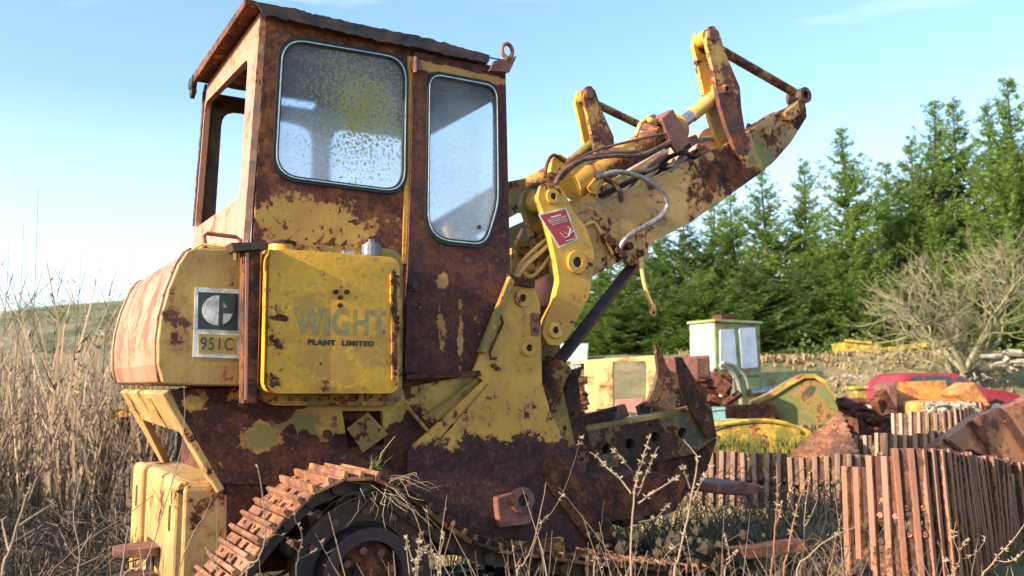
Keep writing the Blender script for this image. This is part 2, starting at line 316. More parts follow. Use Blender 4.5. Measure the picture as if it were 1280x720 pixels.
# ------------------------------------------------------------ the loader
LD=thing('track_loader','rusty derelict yellow tracked loader with a tall cab and raised lift arms','track loader',G)
def islands(mb):
    par=list(range(len(mb.v)))
    def fd(a):
        while par[a]!=a: par[a]=par[par[a]]; a=par[a]
        return a
    for f in mb.f:
        r0=fd(f[0])
        for i in f[1:]: par[fd(i)]=r0
    gr={}
    for f in mb.f: gr.setdefault(fd(f[0]),[]).append(f)
    out=[]
    for fs in gr.values():
        mp_={}; n=MB()
        for f in fs:
            for i in f:
                if i not in mp_: mp_[i]=len(n.v); n.v.append(mb.v[i])
            n.f.append(tuple(mp_[i] for i in f))
        out.append(n)
    return out
SPLIT={'counterweight_rib','frame_rib','hinge_bolt','flange_bolt','tank_boss','hull_bolt','tower_bolt','hub_bolt','tank_seam','tow_jaw','control_lever','pipe_fitting','valve_fittings'}
def P(mb,name,m,parent=LD,**k):
    if name in SPLIT:
        for q in islands(mb): o=q.build({'valve_fittings':'valve_fitting'}.get(name,name),M[m],parent,**k)
        return o
    return mb.build(name,M[m] if isinstance(m,str) else m,parent,**k)
def pslab(px,t0,t1,holes=(),r=0,jg=0): 
    a=G.pts(px,t0); a=rnd(a,r) if r else a
    if jg: a=jag(a,jg,.02,len(px))
    return MB().prism(a,t0,t1,holes)
def bolt(mb,X,Z,t,r=.008,h=.008): mb.prism(circ((X,Z),r,6),t-h,t)
# cab side with window
w1=rnd(G.pts([(351,46),(508,73),(506,243),(341,222)]),.11,8); w2=rnd(G.pts([(533,92),(618,108),(621,255),(604,309),(545,303),(530,282)]),.07,8)
mb=pslab([(331,18),(517,62),(509,478),(307,478)],0,.035,[w1]); cabs=P(mb,'cab_side_panel','cabside',bevel=.004)
mb=pslab([(518,64),(632,88),(638,343),(589,468),(506,466)],-.018,.022,[w2])
door=P(mb,'door','door',bevel=.006)
mb=pslab([(510,70),(517,71),(508,330),(503,330)],-.006,.0); P(mb,'door_jamb','yel')
for (wp,glm,nm,par,t) in ((w1,'gl1','side_window',cabs,0),(w2,'gl2','door_window',door,-.018)):
    o=P(MB().prism(inset(wp,-.012),t-.010,t+.012,[inset(wp,.020)]),nm,'seal',par,bevel=.005)
    P(MB().prism(inset(wp,.006),t-.015,t-.009,[inset(wp,.011)]),'chrome_bead','bead',o if False else par)
    P(MB().prism(inset(wp,.015),t+.001,t+.006),'glass_pane',glm,par)
mb=MB(); X,Z=G.m(517,82,-.02); mb.box(X-.012,X+.03,-.045,-.018,Z-.025,Z+.02); mb.tube([(X,-.04,Z-.04),(X,-.04,Z+.035)],.010,8); P(mb,'door_hinge','maroon',door)
X,Z=G.m(512,358,-.02); mb=MB().box(X-.01,X+.03,-.04,-.018,Z-.02,Z+.02); mb.disc((X+.01,Z),.014,-.055,-.04); P(mb,'door_latch','dark',door,bevel=.003)
mb=MB(); X,Z=G.m(598,284,-.02); mb.disc((X,Z),.010,-.03,-.018); P(mb,'door_bolt','dark',door)
# cab far side, front, rear, roof
a=G.m(508,478)[0]
mb=MB().prism([(0,1.3),(1.24,1.3),(1.24,2.89),(.62,2.89),(.60,2.835),(0,2.835)],1.04,1.07,[rnd([(.08,1.98),(.60,2.05),(.60,2.74),(.10,2.76)],.1),rnd([(.70,1.5),(1.18,1.5),(1.18,2.76),(.70,2.75)],.1)]); P(mb,'cab_far_panel','inside')
fx=lambda a,b,t:(t,a,b)
mb=MB().prism([(.04,1.3),(1.04,1.3),(1.04,2.885),(.04,2.885)],1.20,1.235,[rnd([(.08,1.42),(1.00,1.42),(1.00,2.74),(.08,2.74)],.08)],fx); P(mb,'cab_front_panel','inside')
# rear frame at X=0
mb=MB().prism(jag([(.0,1.83),(1.06,1.83),(1.06,2.86),(.95,2.885),(0,2.885)],.004,.05,3),-.03,-.001,[rnd([(.13,2.10),(1.02,2.10),(1.02,2.77),(.16,2.73)],.05)],lambda a,b,t:(t+.040*(b-1.83),a,b)); P(mb,'cab_rear_frame','rear',bevel=.004)
mb=MB(); 
for k in range(26):
    z=2.12+k*.029; mb.prism(jag([(1.035,z),(1.06+R(0,.025),z),(1.06+R(0,.03),z+.03),(1.035,z+.032)],.006,.02,k),-.036,-.028,(),lambda a,b,t:(t+.040*(b-1.83),a,b))
P(mb,'torn_seal','tar')
mb=MB().prism(jag([(-.043,2.893),(1.10,2.880),(1.10,2.892),(.6,2.902),(-.045,2.914)],.003,.04,5),-.03,1.08); P(mb,'roof','roof',bevel=.004)
P(MB().prism([(1.08,2.865),(1.25,2.855),(1.25,2.87),(1.08,2.884)],.03,1.12),'roof_front_edge','roof')
mb=MB().prism([(-.03,2.885),(1.07,2.86),(1.07,2.912),(-.03,2.917)],-.060,-.045,(),fx); P(mb,'roof_fascia','roof')
top=[(-.10+i*.03,2.948+R(-.003,.004)-(.012 if 30<i<36 else 0)) for i in range(43)]; bot=[(-.10+i*.03,2.897+R(-.008,.008)-(R(0,.012) if 10<i<40 else 0)) for i in range(43)]
tpx_=[(320,3),(360,11),(400,19),(450,30),(500,40),(560,54),(600,65),(612,69)]; bpx_=[(610,79),(600,76),(560,69),(520,59),(480,52),(450,45),(420,38),(380,29),(334,19)]
P(MB().prism(jag(G.pts(tpx_+bpx_,-.05),.0045,.018,4),-.05,-.034),'roof_sealant_strip','tar')
P(MB().tube([gx(606,71,-.04),gx(622,74,-.05),gx(634,76,-.05)],.004,5),'roof_wire','tar')
mb=MB()
for i in range(26): 
    x=R(-.05,.95); z_=2.908-.016*x; mb.prism(jag([(x,z_-.01),(x+R(.05,.18),z_-.012),(x+R(.04,.12),z_+R(.0,.006)),(x+.02,z_+R(.0,.006))],.003,.02,i),R(-.05,-.03),R(-.02,.05))
P(mb,'peeling_roof_felt','tar')
mb=MB()
for i in range(9): y=1.02+R(0,.05); z=2.82+R(0,.08); mb.prism(jag(circ((y,z),R(.015,.035),7),.01,.02,i),-.07+R(0,.02),-.04,(),fx)
P(mb,'torn_roof_corner','tar')
# lifting eye
a=G.m(612,70,-.04); b=G.m(632,90,-.04); c=G.m(646,72,-.04)
mb=pslab([(618,76),(646,70),(637,90),(612,88)],-.06,-.045); 
X,Z=G.m(634,66,-.05); mb2=MB(); mb2.tube([(X+.030*math.cos(t/12*2*math.pi),-.05,Z+.01+.036*math.sin(t/12*2*math.pi)) for t in range(13)],.010,8); mb.v+=[];
o=P(mb,'lifting_bracket','maroon'); P(mb2,'lifting_eye','maroon',o,smooth=True)
mb=MB().tube([(X-.015,-.05,Z-.05),(X,-.05,Z-.02)],.014,8); P(mb,'eye_shank','maroon',o)
# inside of the cab
mb=MB().box(.45,.95,.35,.85,1.6,1.72); mb.box(.42,.52,.35,.85,1.72,2.0); P(mb,'operator_seat','black',bevel=.03,seg=3)
mb=MB(); 
for yy,xx in ((.25,1.02),(.95,1.02),(.5,1.1)): mb.tube([(xx,yy,1.4),(xx+.02,yy,1.9)],.012,6); mb.disc((xx+.02,1.92),.025,yy-.02,yy+.02)
P(mb,'control_lever','black')
P(MB().box(.0,1.2,.04,1.15,1.33,1.37),'cab_floor','inside')
# rear tank
prof=[(-.02,1.30),(-.325,1.295),(-.36,1.36),(-.365,1.45),(-.35,1.56),(-.315,1.68),(-.27,1.79),(-.235,1.83),(-.02,1.845)]
prof=[( .02,1.295)]+G.pts([(214,481),(203,478),(197,455),(197,425),(201,395),(210,362),(223,330),(234,314),(243,310)],-.12)+[( .02,1.845)]
pin=inset(prof,.012)
mb=MB().prism(prof,-.12,1.17); o=mb.build('rear_tank',M['rtank'],LD,bevel=.022,seg=3)
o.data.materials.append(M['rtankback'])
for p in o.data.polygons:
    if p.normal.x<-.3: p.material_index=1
rt=o
pr2=[p for p in prof[2:-1]]; mb=MB()
for yy in (-.085,1.12): mb.tube([(p[0]-.004,yy,p[1]) for p in pr2],.008,6)
P(mb,'tank_seam','rtankback',rt,smooth=True)
z0=1.845; mb=MB().tube([(-.17,.02,z0-.01),(-.18,.02,z0+.055),(-.165,.03,z0+.07),(-.05,.03,z0+.065),(-.035,.02,z0+.05),(-.035,.02,z0-.01)],.009,7); mb.box(-.19,-.02,-.01,.05,z0-.002,z0+.008); P(mb,'lift_handle','maroon',rt,smooth='auto')
mb=MB().tube([(-.235,.0,z0-.01),(-.19,.0,z0+.018),(-.05,-.02,z0+.01)],.006,6); P(mb,'wire','pipe',rt)
# decal on the tank: white plate, dark square with block mark, number
def dec(px,t0,t1,m,nm,par): return P(pslab(px,t0,t1),nm,m,par)
dc=dec([(244,359),(303,362),(301,448),(241,446)],-.1225,-.12,'white','decal_plate',rt)
q=[(248,365),(298,367),(297,413),(247,411)]; dec(q,-.1245,-.1225,'ink','decal_square',rt)
c=G.m(272,388,-.125)
hw=.058
P(MB().disc(c,hw,-.1262,-.1246,32),'decal_disc','white',rt)
mb=MB(); mb.prism([(c[0]+.004,c[1]-.062),(c[0]+.020,c[1]-.062),(c[0]+.020,c[1]+.062),(c[0]+.004,c[1]+.062)],-.1282,-.1264)
mb.prism([(c[0]+.020,c[1]-.010),(c[0]+.064,c[1]-.010),(c[0]+.064,c[1]+.012),(c[0]+.020,c[1]+.012)],-.1282,-.1264)
mb.prism([(c[0]+.034,c[1]+.012),(c[0]+.066,c[1]+.012),(c[0]+.060,c[1]+.066),(c[0]+.020,c[1]+.066),(c[0]+.020,c[1]+.040)],-.1282,-.1264); P(mb,'decal_mark','ink',rt)
dec([(248,417),(296,419),(296,443),(248,442)],-.1242,-.1226,'decyel','decal_number_plate',rt)
c=G.m(271,430.5,-.126); P(text('951C',.070,lambda a,b,t:(c[0]+a,t,c[1]+b),-.1264,-.1246,0,.76),'decal_number','ink',rt)
# vertical channel and hinge arm left of the side tank
P(pslab([(305,310),(326,312),(322,505),(304,505)],-.235,-.17),'post_channel','bar',bevel=.006)
P(pslab([(307,316),(311,316),(309,500),(306,500)],-.243,-.237),'post_rib','rear')
P(pslab([(288,303),(336,303),(336,311),(292,314)],-.25,-.15),'hinge_arm','dark',bevel=.004)
mb=MB(); 
for px_,py_ in ((297,318),(312,305),(320,319)): X,Z=G.m(px_,py_,-.25); mb.tube([(X,-.22,Z-.02),(X,-.22,Z+.02)],.009,6)
P(mb,'hinge_bolt','maroon')
# side tank
mb=MB().prism(rnd(G.pts([(329,303),(503,312),(502,507),(326,507)],-.07),.07,6),-.075,-.03); P(mb,'tank_flange','yelmoss',bevel=.006)
tp=rnd(G.pts([(337,310),(500,322),(499,492),(333,492)],-.205),.055,6)
st=P(MB().prism(tp,-.205,-.05),'side_tank','tank',bevel=.038,seg=5,smooth=True)
mb=MB().prism(rnd(G.pts([(352,336),(488,340),(487,478),(352,478)],-.21),.04,6),-.211,-.2,); 
P(pslab([(488,340),(496,345),(497,470),(490,478)],-.214,-.2,r=.02),'tank_ridge','tank',st,bevel=.006)
X,Z=G.m(352,309,-.15); P(MB().tube([(X,-.15,Z-.12),(X,-.15,Z+.01)],.052,20),'filler_neck','tank',st,smooth='auto')
P(MB().tube([(X,-.15,Z+.01),(X,-.15,Z+.022)],.058,20),'filler_flange','bar',st,smooth='auto')
X,Z=G.m(464,312,-.13); mb=MB().tube([(X,-.13,Z-.03),(X,-.13,Z+.02)],.042,16); mb.tube([(X,-.13,Z+.02),(X,-.13,Z+.03)],.028,16); mb.box(X-.012,X+.012,-.14,-.12,Z+.03,Z+.045); P(mb,'filler_cap','capgrey',st,bevel=.003)
X,Z=G.m(434,318,-.15); mb=MB().tube([(X-.02,-.16,Z-.004),(X+.07,-.15,Z-.004)],.010,8); mb.box(X-.03,X+.02,-.18,-.14,Z-.012,Z+.012); P(mb,'cap_latch','steel',st,bevel=.003)
mb=MB()
for px_ in range(345,500,19): X,Z=G.m(px_,499,-.08); bolt(mb,X,Z,-.075,.010,.010)
for px_ in (375,392,412,450): X,Z=G.m(px_,316.5+(px_-375)*.05,-.12); mb.tube([(X,-.12,Z-.01),(X,-.12,Z+.012)],.010,6)
P(mb,'flange_bolt','maroon')
mb=MB()
for px_,py_ in ((419,365),(433,365),(425,372),(425,382)): X,Z=G.m(px_,py_,-.207); mb.disc((X,Z),.010,-.222,-.205,8)
P(mb,'tank_boss','bar',st)
c=G.m(427,404,-.207); P(text('WIGHT',.145,lambda a,b,t:(c[0]+a,t,c[1]+b),-.2085,-.205,.004,.74),'tank_lettering','letter',st)
c2=G.m(427,429,-.207); P(text('PLANT  LIMITED',.029,lambda a,b,t:(c2[0]+a,t,c2[1]+b),-.2085,-.205,.0013,1.22),'tank_small_lettering','letterd',st)
# hull
hh=G.pts([(428,514),(478,514),(480,556),(436,560)],-.03)
mb=pslab([(212,486),(330,484),(510,484),(602,466),(640,500),(640,660),(420,640),(330,606),(278,606)],-.03,.0,[hh]); P(mb,'hull_side_plate','hull',bevel=.005)
mb=pslab([(434,536),(460,515),(486,543),(454,566)],-.055,-.042); P(mb,'hatch_plate','yelmoss',bevel=.003)
P(MB().box(.3,.9,.06,.08,.9,1.3),'hatch_inside','dark')
mb=MB()
for px_,py_ in ((418,523),(418,531),(339,530),(470,542),(300,505)): X,Z=G.m(px_,py_,-.03); mb.ring((X,Z),.004,.011,-.036,-.029,10)
P(mb,'hull_bolt','maroon')
P(MB().box(-.05,1.30,.02,1.10,.55,1.29),'hull_body','rust')
P(MB().box(.0,1.3,.0,1.17,1.29,1.335),'deck_plate','rust')
# weld ribs on the hull next to the tower
for a_,b_ in (((608,480),(541,557)),((598,472),(528,523)),((505,505),(548,556))):
    A=G.m(*a_,-.045); B=G.m(*b_,-.045); P(MB().tube([(A[0],-.055,A[1]),(B[0],-.055,B[1])],.008,5),'weld_rib','yelmoss')
P(pslab([(508,468),(600,463),(602,470),(508,474)],-.07,-.03),'door_sill','bar')
# rear sloping frame
A=G.m(209,487,0); B=G.m(276,605,0); dx=B[0]-A[0]; dz=B[1]-A[1]; ln=math.hypot(dx,dz); nx,nz=dz/ln,-dx/ln
sf=lambda a,b,t:(A[0]+dx*a/ln+nx*t,b,A[1]+dz*a/ln+nz*t)
mb=MB().prism([(0,-.03),(ln+.02,-.03),(ln+.02,1.12),(0,1.12)],0,.03,[[(ln*.42,.06),(ln*.97,.06),(ln*.97,1.02),(ln*.36,.90)]],sf); P(mb,'rear_sloping_frame','box',bevel=.006)
mb=MB().prism([(.02,.28),(ln*.38,.28),(ln*.38,.34),(.02,.34)],.030,.036,(),sf); P(mb,'frame_rib','box')
# counterweight box with tow hooks
mb=MB().box(-.225,.05,.01,1.10,.30,.925); cw=P(mb,'counterweight','box',bevel=.03,seg=3)
mb=MB()
for y0,y1 in ((.02,.20),(.84,1.09)): mb.prism([(-.25,.28),(-.2,.28),(-.2,.928),(-.235,.928),(-.25,.91)],y0,y1,)
P(mb,'counterweight_rib','box',cw,bevel=.012)
mb=MB()
for y_ in (.11,.95):
    for z_ in (.48,.78): mb.prism(rnd([(y_-.018,z_-.05),(y_+.018,z_-.05),(y_+.018,z_+.05),(y_-.018,z_+.05)],.015),-.2525,-.249,(),fx)
for q_ in islands(mb): q_.build('rib_slot',M['dark'],cw)
P(MB().box(-.232,-.224,.55,.72,.45,.62),'pin_block','dark',cw)
mb=MB()
for y,z in ((.5,.60),(.5,.72)): mb.prism(rnd([(-.40,y-.07),(-.22,y-.10),(-.22,y+.10),(-.40,y+.07)],.05),z-.055-.08,z-.02-.08,(),lambda a,b,t:(a,b,t))
P(mb,'tow_jaw','maroon',cw,bevel=.006)
P(pslab([(283,606),(330,604),(330,700),(283,700)],-.02,.01),'lower_hull_plate','hull')
# tower
tw=[(638,350),(667,356),(676,380),(678,478),(690,520),(787,694),(530,694),(512,620),(511,562),(552,525),(604,476),(591,467)]
TW=P(pslab(tw,-.06,-.034),'lift_tower','tower',bevel=.006)
fr_=[(638,345),(644,352),(607,442),(600,440)]; P(pslab(fr_,-.09,-.058),'tower_edge_flange','yelmoss',TW,bevel=.003)
P(pslab([(637,343),(669,352),(668,360),(638,354)],-.085,-.055),'tower_cap','bar',TW)
mb=MB(); A=G.m(624,398,-.07); mb.tube([(A[0],-.08,A[1]+.02),(A[0]+.01,-.085,A[1]-.02),(A[0]-.06,-.085,A[1]-.16),(A[0]-.05,-.08,A[1]-.19),(A[0]-.02,-.08,A[1]-.185)],.007,6); P(mb,'grease_pipe','bar',TW,smooth=True)
def bush(px_,py_,t,r,par,m='yel',hole='black',nm='pivot_bush'):
    X,Z=G.m(px_,py_,t); o=P(MB().ring((X,Z),r*.45,r,t-.016,t,24),nm,m,par,bevel=.003); P(MB().disc((X,Z),r*.5,t-.003,t-.0005,16),'pin_hole',hole,par)
bush(652,373,-.06,.042,TW); bush(660,435,-.06,.040,TW)
P(pslab([(664,391),(674,391),(674,419),(665,420)],-.07,-.058,r=.012),'worn_pad','maroon',TW)
mb=MB()
for px_,py_ in ((669,399),(669,412),(617,457),(622,461)): X,Z=G.m(px_,py_,-.07); mb.disc((X,Z),.010,-.085,-.06,8)
P(mb,'tower_bolt','dark',TW)
br=P(pslab([(621,622),(660,612),(667,640),(664,655),(625,660),(622,640)],-.10,-.058),'tower_bracket','maroon',TW,bevel=.008)
X,Z=G.m(651,625,-.1); P(MB().ring((X,Z),.028,.060,-.125,-.095,18),'bracket_ring','maroon',br,bevel=.004); P(MB().disc((X,Z),.03,-.106,-.1005,14),'bracket_hole','black',br)
P(pslab([(700,568),(790,692),(745,692),(680,600),(682,572)],-.075,-.058,r=.03),'tower_gusset','rust',TW,bevel=.004)
# inner plates and the far tower
P(pslab([(646,300),(668,300),(690,380),(700,470),(720,560),(640,560),(640,360)],.16,.19),'inner_tower','yelmoss',bevel=.004)
ft=pslab(tw,-.06,-.034); ft.v=[(x,y+1.20,z) for x,y,z in ft.v]; P(ft,'far_lift_tower','yelmoss')
P(MB().tube([(1.47,-.02,1.57),(1.47,1.2,1.57)],.04,16),'tower_cross_shaft','yelmoss',smooth='auto')
# boom link plates (near pair, far pair)
lk=[(676,232),(684,228),(697,230),(706,241),(716,262),(733,285),(743,315),(741,345),(736,372),(722,398),(712,418),(700,432),(686,431),(678,418),(682,400),(693,378),(699,350),(695,325),(688,295),(678,262),(672,247)]
def link(dy,m,nm): 
    a=rnd(G.pts(lk,-.05),.012,2); mb=MB().prism(a,-.05+dy,-.005+dy); return P(mb,nm,m,bevel=.006)
LK=link(0,'yel','boom_link_plate'); link(.15,'yelmoss','boom_link_plate'); link(1.13,'yelmoss','far_boom_link_plate'); link(1.0,'yelmoss','far_boom_link_plate')
bush(690,246,-.05,.038,LK); bush(720,328,-.05,.058,LK); bush(693,413,-.05,.040,LK)
X,Z=G.m(690,246,-.05); P(MB().tube([(X,.0,Z),(X,.13,Z)],.062,20),'link_cross_tube','yel',smooth='auto')
X,Z=G.m(693,413,-.05); P(MB().tube([(X,-.02,Z),(X,1.15,Z)],.045,16),'link_lower_tube','yelmoss',smooth='auto')
# red sticker
S=[(674.5,268),(707,260),(721.5,299),(699,308.5)]; k=dec([(673,268),(708,259),(722.5,299.5),(699,310)],-.0525,-.0505,'white','sticker_border',LK)
dec([(675.3,269.2),(706.8,261.2),(720.5,298.6),(700,307.4)],-.0545,-.0525,'red','sticker_panel',LK)
P0=Vector(G.m(675,269,-.055)); Ux=(Vector(G.m(707,261,-.055))-P0); Vy=(Vector(G.m(700,307.5,-.055))-P0)
def stk(u,v,t): q=P0+Ux*u+Vy*v; return (q.x,t,q.y)
mb=MB()
for i,(u0,u1,v) in enumerate(((.32,.70,.12),(.15,.86,.20),(.15,.80,.25),(.18,.84,.30),(.2,.78,.35),(.3,.8,.90))): mb.prism([(u0,v),(u1,v),(u1,v+(.035 if i==0 else .015)),(u0,v+(.035 if i==0 else .015))],-.0562,-.0546,(),stk)
for seg in (((.28,.62),(.34,.80)),((.34,.80),(.5,.78)),((.5,.78),(.72,.60)),((.72,.60),(.66,.5)),((.42,.62),(.5,.72)),((.6,.72),(.8,.66))):
    (u,v),(u2,v2)=seg; mb.prism([(u,v),(u2,v2),(u2+.03,v2+.012),(u+.03,v+.012)],-.0562,-.0546,(),stk)
P(mb,'sticker_print','white',LK)
# lift arms
am=[(712,258),(722,262),(745,258),(840,214),(905,182),(940,161),(985,134),(1000,127),(1009,133),(1010,146),(990,178),(968,203),(948,219),(905,250),(860,280),(820,301),(812,308),(812,322),(803,331),(790,331),(782,325),(762,333),(742,346),(700,366),(690,330)]
aa=G.pts(am,-.01)
A1=P(MB().prism(aa,-.004,.034),'lift_arm','arm',bevel=.006)
top_=G.pts([(722,262),(745,258),(840,214),(905,182),(940,161),(985,134)],-.01)
mb=MB()
for i in range(len(top_)-1):
    a_,b_=top_[i],top_[i+1]; mb.prism([a_,b_,(b_[0],b_[1]-.02),(a_[0],a_[1]-.02)],.036,.15)
P(mb,'lift_arm_top_plate','arm')
A2=P(MB().prism(aa,1.13,1.17),'far_lift_arm','yelmoss',bevel=.006)
P(MB().prism(G.pts([(640,300),(730,262),(760,300),(700,366),(640,392)],-.01),1.0,1.03),'far_arm_root','yelmoss')
P(MB().prism([(1.30,2.02),(2.0,2.42),(2.0,2.62),(1.8,2.56),(1.30,2.24)],1.04,1.12),'far_arm_tail','yelmoss',bevel=.005)
bush(801,317,-.004,.034,A1,'arm')
mb=MB()
for px_,py_ in ((757,299),(762,303),(770,313),(775,318),(784,308)): X,Z=G.m(px_,py_,-.02); mb.disc((X,Z),.022,-.05,-.004,9)
A_=G.m(752,293,-.03); B_=G.m(783,323,-.03); mb.tube([(A_[0],-.03,A_[1]),(B_[0],-.03,B_[1])],.014,8); P(mb,'pipe_fitting','bar',A1,bevel=.003)
# tip ear, boss, hook
P(pslab([(980,140),(1003,122),(1008,128),(1006,140),(990,150),(982,150)],-.03,.03),'arm_tip_ear','arm',A1,bevel=.008)
X,Z=G.m(1003,120,.0); P(MB().ring((X,Z),.026,.050,-.03,.09,20),'rod_end_boss','dark',A1); 
X,Z=G.m(936,160,.1); mb=MB().tube([(X,.1,Z-.06),(X+.02,.1,Z-.02),(X+.02,.1,Z+.015),(X-.005,.1,Z+.02),(X-.012,.1,Z)],.012,7); P(mb,'hose_hook','maroon',A1,smooth=True)
X,Z=G.m(957,164,.0); P(MB().disc((X,Z),.028,-.02,-.003,12),'arm_pad','arm',A1)
# tilt levers (near pair, far pair)
lv=[(886,33),(893,32),(899,40),(907,66),(916,88),(925,109),(927,136),(932,165),(939,190),(936,198),(930,199),(919,186),(909,160),(900,131),(894,100),(888,72),(883,50)]
def lever(dy,nm,m='lever'):
    a=rnd(G.pts(lv,-.05),.008,2); return P(MB().prism(a,-.05+dy,-.022+dy),nm,m,bevel=.005)
LV=lever(0,'tilt_lever'); lever(.105,'tilt_lever','yel')
lever(1.2,'far_tilt_lever'); lever(1.30,'far_tilt_lever','yel')
X,Z=G.m(890,44,-.05)
for dy in (0,1.2):
    P(MB().tube([(X,-.02+dy,Z),(X,.06+dy,Z)],.046,18),'lever_top_tube','yel',smooth='auto'); P(MB().tube([(X,-.065+dy,Z),(X,-.045+dy,Z)],.034,16),'lever_top_pin','maroon',smooth='auto')
    P(MB().tube([(X,.08+dy,Z),(X,.095+dy,Z)],.03,16),'lever_top_pin','maroon')
bush(907,112,-.05,.028,LV,'lever'); X,Z=G.m(931,188,-.05); P(MB().disc((X,Z),.012,-.053,-.0495),'lever_pin','black',LV)
q=G.m(890,46,-.05); e=G.m(1003,120,.03)
for dy in (0,1.2): P(MB().tube([(q[0],.015+dy,q[1]),(e[0]-.02,.035+dy,e[1])],.028,12),'tilt_link_rod' if dy==0 else 'far_tilt_link_rod','rodmoss',smooth='auto')
# tilt cylinder
a=G.m(712,232,.05); b=G.m(845,160,.05); c=G.m(903,113,.02)
av=Vector((a[0],.05,a[1])); bv=Vector((b[0],.05,b[1])); cv=Vector((c[0],.02,c[1])); d_=(cv-av)
lp=lambda t:tuple(av+(bv-av)*t)
M['cyl']=worn('cylinder_paint',paint=(.54,.28,.06),cover=.42,sc_=6,dark=(.13,.05,.04),chips=.1,moss=.15)
P(MB().tube([lp(0),lp(.12),lp(.16)],[.085,.085,.075],24),'tilt_cylinder_base','yel',smooth='auto')
CY=P(MB().tube([lp(.16),lp(1)],.072,24),'tilt_cylinder','cyl',smooth='auto')
P(MB().tube([lp(.86),lp(1.02)],.082,24),'cylinder_gland','cyl',CY,smooth='auto')
P(MB().tube([tuple(bv),tuple(bv+(cv-bv)*.42)],.036,18),'cylinder_rod','steel',CY,smooth='auto')
P(MB().tube([tuple(bv+(cv-bv)*.32),tuple(cv)],.041,18),'rod_sleeve','pipe',CY,smooth='auto')
P(MB().tube([(cv.x,-.02,cv.z),(cv.x,.055,cv.z)],.06,18),'rod_eye','yel',CY,smooth='auto')
P(pslab([(827,148),(841,136),(852,155),(863,178),(847,191),(838,178)],-.06,-.035),'cylinder_bracket','maroon',CY,bevel=.004)
A_=[G.m(827,148,-.05),G.m(841,136,-.05),G.m(844,141,-.05),G.m(829,153,-.05)]; P(MB().prism(A_,-.035,.17),'bracket_top','maroon',CY)
P(pslab([(860,172),(870,168),(876,177),(864,184)],.0,.1),'bracket_lug','maroon',CY)
X,Z=G.m(742,233,-.03); mb=MB().tube([(X-.03,-.04,Z-.03),(X+.03,-.04,Z+.04)],.028,8); mb.tube([(X-.02,-.05,Z-.05),(X+.0,-.045,Z-.0)],.02,8); P(mb,'hose_union','yel',CY)
mb=MB(); 
A_=Vector(gx(805,158,-.0)); mb.tube([gx(795,170,-.04),gx(800,155,-.04),gx(808,148,-.02),gx(818,145,.0)],.012,7); mb.tube([gx(808,150,-.03),gx(818,152,-.03)],.02,8); P(mb,'cylinder_pipe','pipe',CY,smooth=True)
P(MB().tube([gx(855,200,.40),gx(893,186,.12)],.13,24),'pink_drum','pink',smooth='auto')
# second (far) tilt cylinder
P(MB().tube([(av.x,1.22,av.z),(bv.x,1.22,bv.z)],.07,18),'far_tilt_cylinder','cyl',smooth='auto')
P(MB().tube([(bv.x,1.22,bv.z),(cv.x,1.25,cv.z)],.035,14),'far_cylinder_rod','yelmoss',smooth='auto')
# lift cylinder rod
A_=gx(796,327,.07); B_=gx(690,462,.07)
P(MB().tube([A_,B_],.036,4),'lift_cylinder_rod','rodpurple')
P(MB().tube([gx(697,455,.07),gx(672,505,.07)],.078,20),'lift_cylinder','yelmoss',smooth='auto')
P(MB().tube([(A_[0],1.1,A_[2]),(B_[0],1.1,B_[2])],.036,12),'far_lift_cylinder_rod','rodpurple',smooth='auto')
# hoses
def sp(pts,n=6):
    P_=[Vector(p) for p in pts]; P_=[P_[0]]+P_+[P_[-1]]; out=[]
    for i in range(1,len(P_)-2):
        for j in range(n):
            t=j/n; a_,b_,c_,d_=P_[i-1:i+3]; out.append(tuple(.5*((2*b_)+(c_-a_)*t+(2*a_-5*b_+4*c_-d_)*t*t+(3*b_-a_-3*c_+d_)*t**3)))
    out.append(tuple(P_[-2])); return out
def hose(pl,m,r,nm='hydraulic_hose'): return P(MB().tube(sp([gx(*p) for p in pl]),r,8),nm,m,smooth='auto')
hose([(694,230,-.07),(704,214,-.08),(730,200,-.08),(765,195,-.08),(800,194,-.08),(828,182,-.08),(845,172,-.02)],'hose',.012)
hose([(700,224,-.06),(716,208,-.07),(745,194,-.07),(790,190,-.07),(815,190,-.07),(842,176,-.0)],'hose',.012)
hose([(697,232,-.02),(706,212,-.02),(740,190,-.0),(790,176,-.05),(835,166,-.05)],'hose',.007)
hose([(690,240,.4),(668,232,.5),(640,262,.6)],'hose',.016); hose([(648,300,.3),(660,270,.45),(644,262,.6)],'hose',.014)
hose([(744,222,-.06),(770,215,-.09),(800,221,-.1),(826,238,-.1),(834,258,-.09),(820,275,-.08),(796,288,-.07),(781,300,-.06),(775,310,-.04)],'hosewrap',.014,'spring_wrapped_hose')
hose([(750,222,-.02),(765,228,-.02),(775,240,-.02),(776,252,-.0)],'hose',.014)
hose([(790,215,.3),(815,212,.2),(838,196,.05),(855,191,.0),(870,198,.05)],'black',.014)
hose([(800,250,.5),(820,215,.4),(846,205,.3),(872,190,.12)],'black',.022)
hose([(780,240,.5),(812,205,.45),(845,185,.4)],'hose',.02); hose([(750,245,.35),(790,225,.35),(835,195,.35)],'black',.018)
hose([(838,222,.05),(850,198,.06),(865,180,.08),(885,173,.1),(895,176,.1)],'greyhose',.014)
hose([(846,222,.12),(862,205,.1),(880,182,.12)],'brass',.008)
dh=hose([(801,322,-.03),(803,345,-.03),(808,365,-.03),(815,381,-.03)],'pipe',.012,'dangling_hose')
mb=MB(); X,Z=G.m(815,383,-.03); mb.tube([(X,-.03,Z+.015),(X+.008,-.03,Z-.025)],.018,8); X,Z=G.m(815,391,-.03); mb.ring((X,Z),.009,.02,-.045,-.02,12); P(mb,'hose_end','brass',dh)
